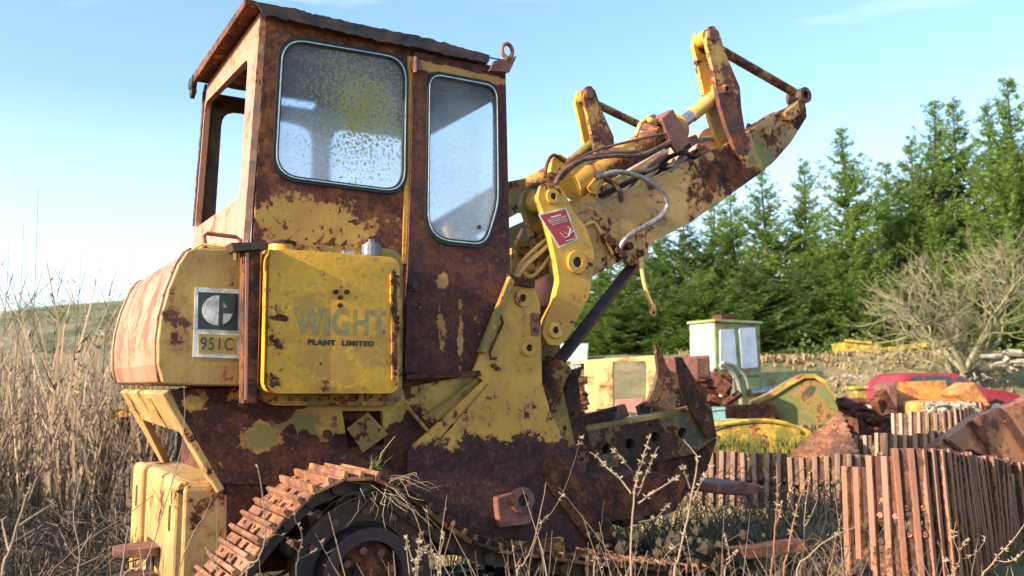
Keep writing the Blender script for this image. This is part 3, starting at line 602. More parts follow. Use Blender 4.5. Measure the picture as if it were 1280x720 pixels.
for pl in ([(640,358,.02),(655,335,.0),(675,316,-.0),(690,302,.0)],[(641,352,.05),(650,330,.05),(672,308,.03),(688,296,.03)],[(645,345,.1),(660,326,.1),(685,310,.1)],[(655,340,.08),(662,346,.05),(672,340,.04),(690,318,.03)]): hose(pl,'pipe',.010,'steel_pipe')
hose([(715,290,-.005),(740,278,-.02),(748,285,-.02),(757,300,-.03),(766,318,-.03)],'pipe',.008,'steel_pipe')
hose([(716,276,-.0),(722,268,-.0),(737,262,-.0),(745,258,.02)],'brass',.006,'steel_pipe')
mb=MB(); 
for i in range(9): X,Z=G.m(R(655,690),R(325,350),.12); mb.tube([(X,.1,Z),(X+R(-.04,.04),.14,Z+R(-.04,.04))],R(.01,.025),7)
P(mb,'valve_fittings','pipe'); P(pslab([(668,352),(690,340),(698,372),(680,385),(668,372)],.06,.12),'valve_block','pink',bevel=.01)
P(pslab([(640,310),(690,322),(700,400),(700,470),(640,470)],.3,.33),'loader_frame_inner','yelmoss')
P(pslab([(640,318),(662,318),(668,352),(668,410),(640,420)],.12,.15),'loader_frame_bracket','yelmoss')
# far arm clamp visible left of the near link
mb=MB(); X,Z=G.m(700,212,.9); 
mb.prism(G.pts([(688,215),(690,198),(700,192),(712,200),(710,222)],.95),.95,.99); P(mb,'far_arm_clamp','yel',bevel=.004)
X,Z=G.m(690,200,.95); P(MB().tube(sp([gx(681,222,.93),gx(684,205,.93),gx(692,194,.93),gx(706,202,.93)]),.012,7),'far_arm_pipe','bar')
# ---- crawler tracks
yN,yF=-.44,-.03
tpx=[(262,760),(280,740),(297,720),(327,681),(354,650),(370,631),(391,615),(412,603),(438,596),(466,596),(492,604),(520,624),(550,646),(585,672),(620,686),(680,695),(740,703),(800,708),(850,712),(900,712),(930,716),(940,728)]
path=[G.m(a,b,yN) for a,b in tpx]; path=[p for p in path]
e0=path[-1]; s0=path[0]
path+= [(e0[0]-.05,.17),(2.0,.13),(1.5,.12),(.9,.12),(.3,.14),(s0[0]+.12,.2)]
cl=[Vector((p[0],0,p[1])) for p in path]
loop=[Vector(p) for p in sp([tuple(v) for v in cl]+[tuple(cl[0])],8)]
def resample(l,step):
    out=[l[0]]; acc=0
    for a_,b_ in zip(l,l[1:]):
        d=(b_-a_).length
        while acc+d>=step:
            t=(step-acc)/d; a_=a_+(b_-a_)*t; out.append(a_); d=(b_-a_).length; acc=0
        acc+=d
    return out
rs=resample(loop,.128)
def shoe_mesh():
    mb=MB(); W=yF-yN
    u=lambda a,b,t:(a,b,t)
    h=[[(s-.018,wv_-.022),(s+.022,wv_-.022),(s+.022,wv_+.022),(s-.018,wv_+.022)] for s in (.032,.096) for wv_ in (.15,.25)]
    mb.prism([(.002,0),(.122,0),(.122,W),(.002,W)],-.014,0,h,u)
    for s in (.004,.068): 
        z=[(s-.006,-.002),(s+.016,-.002),(s+.013,.024),(s-.002,.026)]; mb.prism(z,0,W)
    for wv_ in (.06,.20,.34):
        for s in (.045,): mb.disc((0,0),.0001,0,.0001,3) if False else None
        mb.prism(circ((.045,wv_),.010,6),0,.008,(),u)
    return mb
def place_track(dy,par,nm,chainm,full):
    ch=MB(); objs=[]
    T=[]
    for i in range(len(rs)-1):
        a_,b_=rs[i],rs[i+1]; T.append((a_,math.atan2(b_.z-a_.z,b_.x-a_.x)))
    for (p,ph) in T:
        c_,s_=math.cos(ph),math.sin(ph)
        for yy in (.10,.28):
            def lf(a,b,t,c_=c_,s_=s_,p=p): return (p.x+c_*a-s_*b,t+yN+dy,p.z+s_*a+c_*b)
            ch.prism([(.0,-.015),(.13,-.015),(.138,-.045),(.12,-.075),(-.01,-.075),(-.025,-.045)],yy-.015,yy+.015,(),lf)
        q=Vector((p.x+s_*.045,0,p.z-c_*.045)); ch.tube([(q.x,yN+dy+.06,q.z),(q.x,yN+dy+.32,q.z)],.024,8)
    return ch,T
chn,T=place_track(0,LD,'track_chain','dark',True)
CH=P(chn,'track_chain','dark')
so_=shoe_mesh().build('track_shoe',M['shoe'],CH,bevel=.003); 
sod_=shoe_mesh().build('track_shoe',M['shoe_shaded'],None,bevel=.003)
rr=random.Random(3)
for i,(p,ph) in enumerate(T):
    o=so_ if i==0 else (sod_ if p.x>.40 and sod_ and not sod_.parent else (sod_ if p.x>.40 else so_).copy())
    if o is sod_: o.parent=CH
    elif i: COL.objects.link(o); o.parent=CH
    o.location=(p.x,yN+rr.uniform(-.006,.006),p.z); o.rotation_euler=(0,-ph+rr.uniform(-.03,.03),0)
# far track
ch2,T2=place_track(1.5,LD,'t','dark',False); CF=P(ch2,'far_track_chain','dark')
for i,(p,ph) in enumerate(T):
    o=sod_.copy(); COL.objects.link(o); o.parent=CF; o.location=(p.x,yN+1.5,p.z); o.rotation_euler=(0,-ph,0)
# wheels
sx,sz=G.m(450,716,-.3); sx+=.0
def wheel(name,cx,cz,r,y0,y1,par,teeth=0,m='dark'):
    mb=MB()
    if teeth:
        pr=[]
        for i in range(teeth*2): 
            for d,rr_ in ((0,r if i%2 else r-.05),(.6,r if i%2 else r-.05)): 
                t=(i+d)/(teeth*2)*2*math.pi; pr.append((cx+rr_*math.cos(t),cz+rr_*math.sin(t)))
        mb.prism(pr,y0,y1)
    else: mb.prism(circ((cx,cz),r,36),y0,y1)
    return P(mb,name,m,par,bevel=.006)
SP=wheel('sprocket',sx,sz,.315,-.30,-.20,LD,13)
P(MB().ring((sx,sz),.20,.285,-.33,-.30,36),'sprocket_rim','dark',SP,bevel=.008)
P(MB().ring((sx,sz),.135,.185,-.40,-.30,36),'hub_ring','rodpurple',SP,bevel=.012,seg=3)
mb=MB().disc((sx,sz),.13,-.365,-.30,30); mb.disc((sx,sz),.06,-.39,-.36,20); P(mb,'hub','bar',SP,bevel=.008)
mb=MB()
for i in range(8): t=i*math.pi/4+.2; mb.disc((sx+.10*math.cos(t),sz+.10*math.sin(t)),.016,-.382,-.36,6)
for i in range(12): t=i*math.pi/6; mb.disc((sx+.24*math.cos(t),sz+.24*math.sin(t)),.015,-.345,-.328,6)
P(mb,'hub_bolt','maroon',SP)
ix,iz=G.m(890,700,-.3); iz=.33; ID=wheel('front_idler',ix,iz,.15,-.30,-.18,LD); P(MB().disc((ix,iz),.10,-.34,-.30,20),'idler_hub','maroon',ID,bevel=.01)
RF=P(MB().prism([(sx+.30,.22),(ix-.2,.22),(ix-.15,.40),(sx+.9,.46),(sx+.34,.42)],-.34,-.12),'roller_frame','dark',bevel=.01)
for i in range(5): 
    x=sx+.4+i*.33; P(MB().tube([(x,-.38,.22),(x,-.10,.22)],.085,18),'track_roller','dark',RF,smooth='auto')
P(pslab([(640,677),(700,671),(703,690),(660,697),(638,695)],-.30,-.345+.02),'yellow_guard','yelmoss',RF)
P(pslab([(690,600),(820,590),(862,600),(846,640),(720,660)],-.0,.4),'front_hull_nose','rust',bevel=.02)
P(pslab([(898,606),(930,602),(952,606),(950,616),(930,620),(898,618)],.12,.42),'idler_cover','maroon',bevel=.02,seg=3)
# ------------------------------------------------------------ terrain
def ss(x,a,b): t=min(1,max(0,(x-a)/(b-a))); return t*t*(3-2*t)
def H(x,y):
    z=.12+.10*ss(x,1.2,3.2)*ss(y,2,4)+.05*mnoise.noise((x*.8,y*.8,0))*ss(math.hypot(x,y),1,3)+.02*mnoise.noise((x*3,y*3,4))
    z+=.26*math.exp(-((x-1.9)/1.2)**2-((y-6.0)/.7)**2)
    z+=.12*ss(y,8,18)*ss(x,-2,2)+.15*mnoise.noise((x*.25,y*.25,7))*ss(y,7,12)
    z+=ss(y,25,31)*ss(x,-4,4)*(2.0+.2*mnoise.noise((x*.2,y*.2,1)))
    if y>45: z+=ss(y,45,135)*(13.2+.10*(x+60))*ss(-x,-10,25)
    z+=.5*mnoise.noise((x*.04,y*.04,3))*ss(math.hypot(x,y),25,60)
    return z
mb=MB(); NA=220; rad=[0]; r=.25
while r<900: rad.append(r); r*=1.045 if r<60 else 1.07; r+=.03
mb.v.append((0,0,H(0,0)))
for r in rad[1:]:
    for i in range(NA): t=2*math.pi*i/NA; x,y=r*math.cos(t),r*math.sin(t); mb.v.append((x,y,H(x,y)))
for i in range(NA): mb.f.append((0,1+i,1+(i+1)%NA))
for k in range(len(rad)-2):
    for i in range(NA): a=1+k*NA+i; b=1+k*NA+(i+1)%NA; mb.f.append((a,a+NA,b+NA,b))
gm=ground_mat(); o=mb.fast('ground',gm); o.data.materials.append(hill_mat()); 
for p in o.data.polygons:
    p.use_smooth=True
    if p.center.y>42: p.material_index=1
tag(o,kind='structure')
def at(px,d,py=482): r=ray(px,py); return r[0]*d/r[1]
# ------------------------------------------------------------ grass and brush
def blade(mb,x,y,z,h,w,lean,ang):
    dx,dy=math.cos(ang),math.sin(ang); b=len(mb.v); px_,py_=-dy*w,dx*w
    mb.v+=[(x-px_,y-py_,z),(x+px_,y+py_,z),(x+dx*lean*.35-px_*.7,y+dy*lean*.35-py_*.7,z+h*.6),(x+dx*lean*.35+px_*.7,y+dy*lean*.35+py_*.7,z+h*.6),(x+dx*lean,y+dy*lean,z+h)]
    mb.f+=[(b,b+1,b+3,b+2),(b+2,b+3,b+4)]
M['gstraw']=straw('dead_grass_blades',(.34,.26,.13),(.16,.12,.06)); M['ggreen']=straw('green_grass_blades',(.05,.09,.02),(.10,.11,.03))
def turf(n,reg,m,nm,hh,lab,ww=.0022,cl=9):
    mb=MB()
    for _ in range(n):
        px_,d=reg(); x=at(px_,d); y=d
        if mnoise.noise((x*1.3,y*1.3,9))<-.35: continue
        for k in range(cl):
            a=R(0,6.28); q=R(0,.06); X=x+q*math.cos(a); Y=y+q*math.sin(a); h=R(*hh)
            blade(mb,X,Y,H(X,Y)-.01,h,ww*(1+d*.25),h*R(.1,1.1),R(0,6.28))
    return tag(mb.fast(nm,m),lab,'grass',kind='stuff')
turf(3800,lambda:(R(-150,1450),1.6+R(0,1)**1.6*9),M['gstraw'],'dead_grass',(.05,.20),'tufts of pale dead grass over the whole yard')
turf(3200,lambda:(R(-150,1450),1.6+R(0,1)**1.5*9),M['ggreen'],'green_grass',(.03,.12),'short green grass growing between the scrap')
turf(2600,lambda:(R(700,1400),R(9,26)),M['gstraw'],'dead_grass',(.10,.32),'rough straw coloured grass beyond the scrap tracks',.003,7)
turf(1500,lambda:(R(700,1400),R(9,26)),M['ggreen'],'green_grass',(.08,.22),'green grass beyond the scrap tracks',.003,7)
turf(2200,lambda:(R(850,1450),R(24,37)),M['gstraw'],'dead_grass',(.06,.22),'dry grass on the bank under the conifers',.004,7)
M['stem']=straw('dead_stem',(.40,.31,.22),(.15,.09,.06)); M['brush']=straw('brush_stem',(.37,.27,.16),(.08,.045,.028)); M['stemdark']=straw('dark_twigs',(.16,.11,.08),(.07,.045,.032)); M['stemred']=straw('reddish_stem',(.30,.14,.08),(.20,.09,.05)); M['seed']=straw('seed_heads',(.42,.33,.22),(.24,.17,.10))
def stem(mb,x,y,z,h,r,twigs,lean=.25,n=3):
    a=R(0,6.28); l=R(0,lean)*h; pts=[]
    wx,wy=R(-.03,.03)*h,R(-.03,.03)*h
    for i in range(5):
        t=i/4; pts.append((x+math.cos(a)*l*t*t+wx*math.sin(t*6),y+math.sin(a)*l*t*t+wy*math.sin(t*5),z+h*t*(1-.1*t*lean)))
    mb.tube(pts,[r,r*.9,r*.75,r*.55,r*.25],n,False)
    for _ in range(twigs):
        t=R(.35,.98); k=min(3,int(t*4)); f_=t*4-k; p=Vector(pts[k]).lerp(Vector(pts[k+1]),f_); b=R(0,6.28); tl=R(.08,.28)*(1.2-t)*h*.7
        q=p+Vector((math.cos(b)*tl*.6,math.sin(b)*tl*.6,tl*R(.3,1))); mb.tube([tuple(p),tuple((p+q)/2+Vector((0,0,-tl*.06))),tuple(q)],[r*.5,r*.4,r*.15],3,False)
mb=MB()
for _ in range(950):
    d=R(7.2,13.5); px_=R(-220,215); x=at(px_,d); topy=R(400,570) if R(0,1)<.95 else R(290,400)
    h=1.3+(482-topy)/1100*d-.12; stem(mb,x,d,H(x,d)-.05,max(.6,h),R(.006,.017),int(R(3,10)),.45)
tag(mb.fast('dry_brush',M['brush']),'dense brush of tall dead straw coloured stems left of the loader','brush',kind='stuff')
mb=MB()
for _ in range(900):
    d=R(6.5,15); px_=R(-220,225); x=at(px_,d); stem(mb,x,d,H(x,d)-.05,R(.4,1.5),R(.004,.010),int(R(4,12)),.5)
tag(mb.fast('dark_undergrowth',M['stemdark']),'dark tangled undergrowth at the foot of the tall brush','brush',kind='stuff')
mb=MB()
for _ in range(520):
    x=R(-11,-3.6); y=R(.5,7.2)
    if x>-.62*y-.5: continue
    stem(mb,x,y,H(x,y)-.05,R(1.2,2.1),R(.006,.015),int(R(4,10)),.45)
tag(mb.fast('bramble_bank',M['brush']),'bank of dead stems continuing to the left of the yard','brush',kind='stuff')
mb=MB()
for _ in range(420):
    d=R(3.2,6.8); px_=R(-150,210) ; x=at(px_,d); a=R(0,6.28); l=R(.3,1.1); z=H(x,d); hh=R(.08,.45)
    pts=[(x+math.cos(a)*l*t,d+math.sin(a)*l*t,z+hh*math.sin(t*2.8)+R(-.02,.02)) for t in (0,.2,.4,.6,.8,1)]; mb.tube(pts,[.005,.005,.004,.004,.003,.001],3,False)
tag(mb.fast('bramble_tangle',M['stemdark']),'low tangle of bare brambles on the ground at lower left','brambles',kind='stuff')
mb=MB()
for _ in range(380):
    d=R(3.9,6.6); px_=R(770,1075); x=at(px_,d); a=R(0,6.28); l=R(.15,.6); z=H(x,d); hh=R(.05,.40)
    mb.tube([(x+math.cos(a)*l*t,d+math.sin(a)*l*t,z+hh*math.sin(t*2.6)+R(-.02,.02)) for t in (0,.2,.4,.6,.8,1)],[.004,.004,.003,.003,.002,.001],3,False)
tag(mb.fast('twig_tangle',M['stemdark']),'dark tangle of twigs on the shaded ground before the low track row','twigs',kind='stuff')
# traced single weeds close to the camera
def weed(lines,d,label,m='stem',r=.004,seeds=0,nm='dead_weed',grp='dead weeds standing in front of the loader',wob=.05):
    b=lines[0][0]; base=ray(*b); k=d/base[1]; bx,by=base[0]*k,d; bz=EYE+base[2]*k
    gz=H(bx,by); t=thing(nm,label,'weed',group=grp,loc=(bx,by,gz))
    def pt(p,dd): q=ray(*p); k=dd/q[1]; return (q[0]*k-bx,dd-by,EYE+q[2]*k-gz)
    sd=MB()
    for i,l in enumerate(lines):
        dd=d; pts=[]
        off=R(-wob,wob)
        for j,p in enumerate(l): pts.append(pt(p,d+off*j if i else d+off*.3*j))
        if i==0: pts=[(0,0,-.03)]+([] if bz-gz<.03 else [pts[0]])+pts[1:]
        ps=sp(pts,4) if len(pts)>1 else pts; n=len(ps); mb=MB()
        mb.tube([(p[0]+R(-.0015,.0015),p[1],p[2]) for p in ps],[r*(1.0 if i==0 else .65)*(1-.75*k/n) for k in range(n)],5,False)
        mb.build('stem' if i==0 else 'twig',M[m],t,smooth=True)
        if seeds:
            cc=[R(.25,1) for _ in range(4)]
            for _ in range(int(seeds*(.9 if i==0 else .5))):
                p=Vector(ps[min(n-1,max(0,int(n*(cc[int(R(0,len(cc)))]+R(-.05,.05)))))]); q=p+Vector((R(-1,1),R(-1,1),R(-.5,1)))*.012; s_=R(.001,.0025)
                sd.tube([tuple(p),tuple((p+q)/2),tuple(q)],[s_*.4,s_,s_*.3],4)
    if seeds: tag(sd.build('seed_heads',M['seed'],t),kind='stuff')
    return t
weed([[(789,740),(789,690),(792,629),(798,593),(806,565),(814,543)],[(789,617),(775,598),(759,585),(748,572),(737,565)],[(798,629),(822,612),(850,595)],[(798,653),(820,647),(834,632)],[(789,587),(778,575),(768,564)],[(797,620),(808,592),(811,585),(823,558)]],2.5,'many branched pale weed with forked tips in front of the bucket',seeds=60)
weed([[(843,740),(848,700),(857,659),(866,611),(872,576),(866,563),(854,549)],[(866,626),(878,600),(889,583)],[(863,610),(858,597),(854,585)],[(850,680),(836,690),(825,705)]],2.5,'thin weed with a hooked tip to the right of the branched weed',seeds=30)
weed([[(964,740),(966,700),(969,659),(972,620),(970,576)],[(969,659),(975,640),(977,628)]],2.8,'straight reddish weed in front of the idler cover','stemred',.004,20)
weed([[(979,740),(985,690),(994,644),(1004,610),(1015,587)],[(994,644),(988,625),(990,612)]],2.8,'reddish weed leaning right beside the straight one','stemred',.004,26)
weed([[(1001,740),(1004,690),(1006,640),(1012,593)],[(1005,660),(1016,640),(1022,625)]],2.9,'slim pale weed between the reddish weed and the arching grass','stem',.003,10)
weed([[(994,740),(1012,695),(1041,671),(1077,656)]],2.6,'arching pale grass stalk crossing in front of the scrap track wall','stem',.003)
weed([[(1034,740),(1040,700),(1052,641)],[(1042,690),(1052,672),(1055,662)],[(1044,680),(1036,668)]],3.0,'short reddish weed left of the scrap track wall','stemred',.0035,22)
weed([[(645,740),(655,705),(667,677),(683,603)]],2.6,'single bare stalk in front of the lift tower','stem',.003)
weed([[(660,740),(674,662),(690,640),(703,619),(715,585),(727,548)]],2.7,'feathery grey stalk leaning right across the lift tower','stemdark',.0025,40)
weed([[(519,740),(522,700),(526,662)],[(522,700),(536,680)],[(522,710),(512,690),(508,672)]],2.5,'bushy seed head weed beside the sprocket hub','stem',.003,60)
weed([[(548,740),(546,710),(552,684),(556,666)],[(548,705),(540,690)]],2.5,'seeded weed to the right of the bushy seed head weed','stem',.003,36)
weed([[(150,740),(181,705),(205,636),(225,568),(231,520),(230,482)],[(205,636),(190,610)],[(214,600),(232,580),(246,560)]],2.7,'long bare stem leaning across the rear counterweight','stem',.003)
weed([[(305,740),(322,700),(331,673),(328,620),(322,584)],[(331,673),(345,668),(352,670)],[(318,705),(300,720),(290,735)]],2.5,'pale upright stem in front of the rear track shoes','stem',.0035,4)
weed([[(222,740),(237,677),(252,650),(266,622)]],2.7,'short bare stem before the counterweight side','stem',.003)
weed([[(370,740),(372,700),(378,668),(368,648),(374,634)],[(372,700),(392,690),(404,684),(400,676)],[(374,690),(358,672)]],2.5,'twiggy weed with curled tips before the sprocket','stemdark',.003,14)
weed([[(1,740),(12,690),(30,630),(38,610)],[(12,690),(2,650)],[(20,660),(50,640),(68,628)]],2.3,'thorny pale stem at the lower left edge','stem',.006,8)
weed([[(95,740),(100,690),(92,640),(112,562)],[(100,690),(125,655),(150,640)],[(96,660),(70,640),(62,625)],[(98,700),(80,680)]],2.8,'branching bare weed near the lower left edge','stem',.004,6)
weed([[(150,745),(156,690),(161,657)]],2.7,'short straight cut stem left of the tow jaws','stem',.005)
weed([[(60,740),(80,700),(120,668),(150,650),(190,620)]],3.0,'long arching bramble stem at lower left','stemdark',.004)
weed([[(905,740),(912,700),(906,670)],[(908,700),(920,690)]],2.6,'small grey weed in front of the idler','stem',.003,16)
weed([[(742,740),(744,700),(736,690)],[(744,715),(756,705)]],2.5,'small forked weed at the bottom centre','stem',.003,10)
weed([[(1185,740),(1200,700),(1192,672),(1196,650)],[(1200,700),(1222,690),(1232,672)],[(1198,710),(1178,698)],[(1199,690),(1210,672)]],3.4,'bushy pinkish weed in front of the scrap track wall','stemred',.0035,60)
weed([[(1225,740),(1240,705),(1270,670),(1288,645)],[(1245,700),(1262,702),(1280,690)]],3.3,'weed leaning right at the lower right corner','stem',.004,40)
for i,(px_,py_) in enumerate(((48,235),(30,275),(102,320),(12,300),(75,335),(140,350))):
    d=8; weed([[(px_-18+R(-8,8),610),(px_-12,480),(px_-6,400),(px_,py_)],[(px_-8,420),(px_+8,385)],[(px_-5,390),(px_-18,350)],[(px_-4,370),(px_+6,335)]],d,['tallest thin bare stalk rising above the left brush','second tallest stalk left of the tallest one','hooked stalk above the brush near the rear tank','leftmost thin stalk above the brush','middle stalk standing above the brush','short thin stalk above the brush closest to the rear tank'][i],'stemdark',.007,6,'tall_stalk','thin stalks above the left brush')
mb=MB()
for _ in range(300):
    px_=R(-60,1340) if R(0,1)<.45 else R(480,1080); d=R(2.0,3.3); x=at(px_,d); z=H(x,d); top_z=EYE-(R(20,240)+.0)/1100*d+.0
    if R(0,1)<.75: top_z=EYE-R(170,240)/1100*d
    if px_<130 and R(0,1)<.4: continue
    h=max(.2,top_z-z); stem(mb,x,d,z-.02,h if top_z<EYE-.33 else h*.8,R(.0012,.0024),int(R(0,4)),.45)
tag(mb.fast('grass_stalks',M['stem']),'thin pale dry grass stalks along the bottom foreground','grass',kind='stuff')
# grass tuft on the track
t=thing('grass_tuft','grey dead grass tuft rooted on the sagging track','grass tuft',loc=G.world(*[G.m(470,612,-.3)[0],-.3,G.m(470,612,-.3)[1]]))
mb=MB()
for _ in range(110):
    a=R(0,6.28); l=R(.08,.30); up=R(-.9,.7); o_=(R(-.05,.05),R(-.05,.02),R(-.05,.02)); e_=(math.cos(a)*l+o_[0],math.sin(a)*l*.5-.10,l*up*.7-.05*R(0,1))
    mb.tube(sp([o_,(e_[0]*.4+R(-.03,.03),e_[1]*.6,e_[2]*.3+R(.0,.06)),(e_[0]*.8+R(-.03,.03),e_[1]*.9,e_[2]*.7+R(-.01,.04)),e_],2),[.0016,.0016,.0014,.0012,.001,.0007,.0004],3,False)
mb.build('blades',M['stem'],t)
t=thing('green_sprig','small green sprig with a dry seed stalk on top of the track','weed',loc=G.world(G.m(470,592,-.25)[0],-.25,G.m(470,592,-.25)[1]))
mb=MB()
for _ in range(16): blade(mb,R(-.03,.03),R(-.03,.03),0,R(.04,.10),.006,R(.03,.09),R(0,6.28))
mb.build('leaves',M['ggreen'],t); MB().tube([(0,0,0),(.02,0,.08),(.075,0,.15)],[.002,.002,.001],4).build('stalk',M['seed'],t)
# ------------------------------------------------------------ loader bucket lying in front
M['bplate']=worn('bucket_plate',paint=(.065,.065,.04),dark=(.035,.022,.018),cover=.5,sc_=4,moss=.1,omix=.15)
M['soil']=plain('dark_soil',(.05,.035,.022),.95,var=.9,sc_=8,col2=(.028,.022,.013))
M['dk']=worn('dark_side_plate',paint=(.10,.05,.035),dark=(.035,.018,.014),cover=.8,sc_=5,omix=.3)
B=Fr(740,4.95,24); bk=thing('bucket','loose dark mossy loader bucket with a row of round holes','bucket',B)
def bs(f,px,t0,t1,nm,m,par,holes=(),r=0,bevel=.004):
    a=f.pts(px,t0); a=rnd(a,r) if r else a
    return MB().prism(a,t0,t1,holes).build(nm,M[m],par,bevel=bevel)
hl=[circ(B.m(x,y,0),.031,16) for x,y in ((759,561),(788,555),(820,547),(853,541),(881,535))]+[circ(B.m(813,532,0),.012,8)]
cp=bs(B,[(733,540),(868,516),(887,511),(897,546),(868,567),(762,592),(748,590)],0,.04,'cutting_plate','bplate',bk,hl)
bs(B,[(733,535),(868,509),(887,505),(889,512),(735,541)],.0+.042,.16,'top_lip','yelmoss',bk)
bs(B,[(728,520),(782,505),(787,520),(735,537)],.20,.24,'inner_plate','bplate',bk)
bs(B,[(745,545),(890,515),(893,540),(760,585)],.20,.26,'bucket_back','rust',bk)
o=bs(B,[(819,430),(826,437),(834,458),(848,478),(866,515),(800,520),(797,508),(810,500),(818,484),(823,462)],.35,.38,'right_wing','bplate',bk)
bs(B,[(846,446),(853,447),(890,510),(896,546),(884,548),(868,520),(858,500),(850,480)],-.03,.0,'right_side_plate','dk',bk,[circ(B.m(862,470,-.03),.007,7),circ(B.m(872,490,-.03),.007,7),circ(B.m(856,458,-.03),.007,7)])
bs(B,[(714,466),(722,462),(726,498),(731,530),(752,592),(768,640),(735,625),(706,560),(695,517)],-.16,-.12,'left_side_plate','dk',bk,[circ(B.m(716,517,-.16),.010,8)])
mb=MB(); 
for i in range(7): X,Z=B.m(714+i*1.7,467-i*.8+R(-2,2),-.17); mb.tube([(X,-.17,Z-.03),(X+R(-.01,.01),-.17,Z+R(.0,.02))],R(.008,.016),6)
mb.build('rust_flakes',M['bar'],bk)
bs(B,[(752,592),(868,569),(897,548),(884,588),(840,640),(780,660)],.05,.5,'bucket_bottom','rust',bk)
# front idler debris
t=thing('mossy_rubble','heap of dark earth and rubble piled on the front of the track','rubble',loc=G.world(1.75,-.1,.5))
rr=random.Random(5); mb=MB()
for _ in range(260):
    c=(rr.gauss(.15,.30),rr.gauss(0,.14),rr.gauss(-.06,.07)); r_=rr.uniform(.01,.038)
    mb.tube([(c[0]-r_,c[1],c[2]),(c[0]-r_*.4,c[1],c[2]+r_*.3),(c[0]+r_*.5,c[1]+.01,c[2]),(c[0]+r_,c[1],c[2]-.01)],[r_*.3,r_,r_*.9,r_*.2],6)
o=mb.build('rubble',M['soil'],t)
# lying steel bar
b_=Fr(905,4.3,12,.12); t=thing('steel_beam','long dark steel beam lying on the ground before the idler','beam',b_)
bs(b_,[(905,690),(1010,676),(1012,688),(906,703)],0,.10,'web','dk',t)
# ------------------------------------------------------------ scrap crawler tracks standing on edge
def shoe2(Hh,p):
    mb=MB(); u=lambda a,b,t:(a,t,b)
    h=[[(a0,b0),(a1,b0),(a1,b1),(a0,b1)] for (a0,a1) in ((.047*p/.16,.074*p/.16),(.127*p/.16,.154*p/.16)) for (b0,b1) in ((Hh*.37,Hh*.50),)]
    mb.prism([(0.001,0),(p-.003,0),(p-.003,Hh),(0.001,Hh)],-.0,.012,h,u)
    for s in (.0,.5): 
        s*=p; mb.prism([(s,-.001),(s+.044,-.001),(s+.036,-.026),(s+.006,-.030)],0,Hh,(),lambda a,b,t:(a,b,t))
    for s in (.38,.88):
        for z in (.34,.54): mb.tube([(s*p,-.012,Hh*z),(s*p,.0,Hh*z)],.018,6)
    return mb
M['wall']=worn('scrap_track_rust',paint=(.25,.115,.07),dark=(.045,.022,.017),orange=(.20,.085,.045),cover=.52,sc_=4,moss=.1,dirt=.6,extra=[(1,-.030,-.006,-.22,.22)])
M['wallpale']=worn('scrap_track_pale',paint=(.31,.20,.13),dark=(.08,.045,.03),orange=(.25,.14,.08),cover=.40,sc_=4,moss=.25,dirt=.6,extra=[(1,-.030,-.006,-.2,.2)])
def track_wall(nm,label,pl,Hh,p,m,bz,grp='loose crawler tracks standing on edge'):
    pw=[Vector((at(a,d),d,z)) for a,d,z in pl]; pw=[Vector(q) for q in sp([tuple(v) for v in pw],10)]; pw=resample(pw,p)
    t=thing(nm,label,'crawler track',group=grp,loc=tuple(pw[0])); first=None; L_=MB()
    rr=random.Random(len(pl))
    for i in range(min(len(pw)-1,99)):
        a_,b_=pw[i],pw[i+1]; ang=math.atan2(b_.y-a_.y,b_.x-a_.x)
        if first is None: o=first=shoe2(Hh,p).build('track_shoe',M[m],t,bevel=.003)
        else: o=first.copy(); COL.objects.link(o); o.parent=t
        q=a_-pw[0]; o.location=(q.x+rr.uniform(-.01,.01),q.y+rr.uniform(-.012,.012),q.z+rr.uniform(-.02,.02)); o.rotation_euler=(rr.uniform(-.05,.02)-.05,rr.uniform(-.045,.03)+.015,ang+rr.uniform(-.06,.06))
        for z in (.5,):
            nx_,ny_=-math.sin(ang),math.cos(ang); L_.tube([(q.x+nx_*.05,q.y+ny_*.05,q.z+Hh*z),(q.x+nx_*.05+(b_-a_).x*1.1,q.y+ny_*.05+(b_-a_).y*1.1,q.z+Hh*z)],.035,6)
    L_.build('link_chain',M['dark'],t); return t
track_wall('crawler_track','rusty ribbed crawler track curving across the right foreground, largest of the loose tracks',[(1050,4.85,.22),(1072,4.74,.26),(1100,4.65,.30),(1140,4.60,.31),(1175,4.68,.30),(1205,4.95,.27),(1240,5.45,.2),(1290,6.2,.1),(1340,7.1,.0)],.66,.155,'wall',.2)
track_wall('crawler_track','mossy crawler track in a straight low row behind the idler cover',[(868,7.0,.36),(930,6.9,.36),(1010,6.75,.36),(1085,6.7,.38),(1112,6.9,.38)],.42,.17,'wallpale',.2)
track_wall('crawler_track','pale crawler track standing right behind the low mossy row',[(1065,8.2,.35),(1120,8.0,.38),(1165,7.9,.4),(1200,8.2,.4)],.50,.16,'wallpale',.3)
track_wall('crawler_track','pale crawler track topmost of the loose tracks, below the orange steel bucket',[(1112,9.2,.50),(1150,9.0,.52),(1190,9.0,.55),(1225,9.4,.55)],.52,.16,'wallpale',.4)
track_wall('crawler_track','short grey crawler track just under the orange steel bucket on the right',[(1160,10.4,.62),(1200,10.2,.62),(1240,10.3,.6)],.5,.17,'wallpale',.4)
# sloping ribbed sheet
C=Fr(1020,7.9,-20,.2); t=thing('ribbed_sheet','orange rusty ribbed steel sheet leaning behind the low track row','sheet',C)
mb=MB(); 
for i in range(9):
    a=C.m(990-i*.4+i*8.2,572-i*.3,0); bq=C.m(1052+i*2.6,520+i*6.4,0); 
    mb.tube([(a[0],.1-i*.05,a[1]),(bq[0],.5-i*.05,bq[1])],.035,4)
mb.build('ribbed_plate',M['shoe'],t); bs(C,[(1052,518),(1072,524),(1078,572),(1060,575)],.45,.5,'end_plate','dk',t)
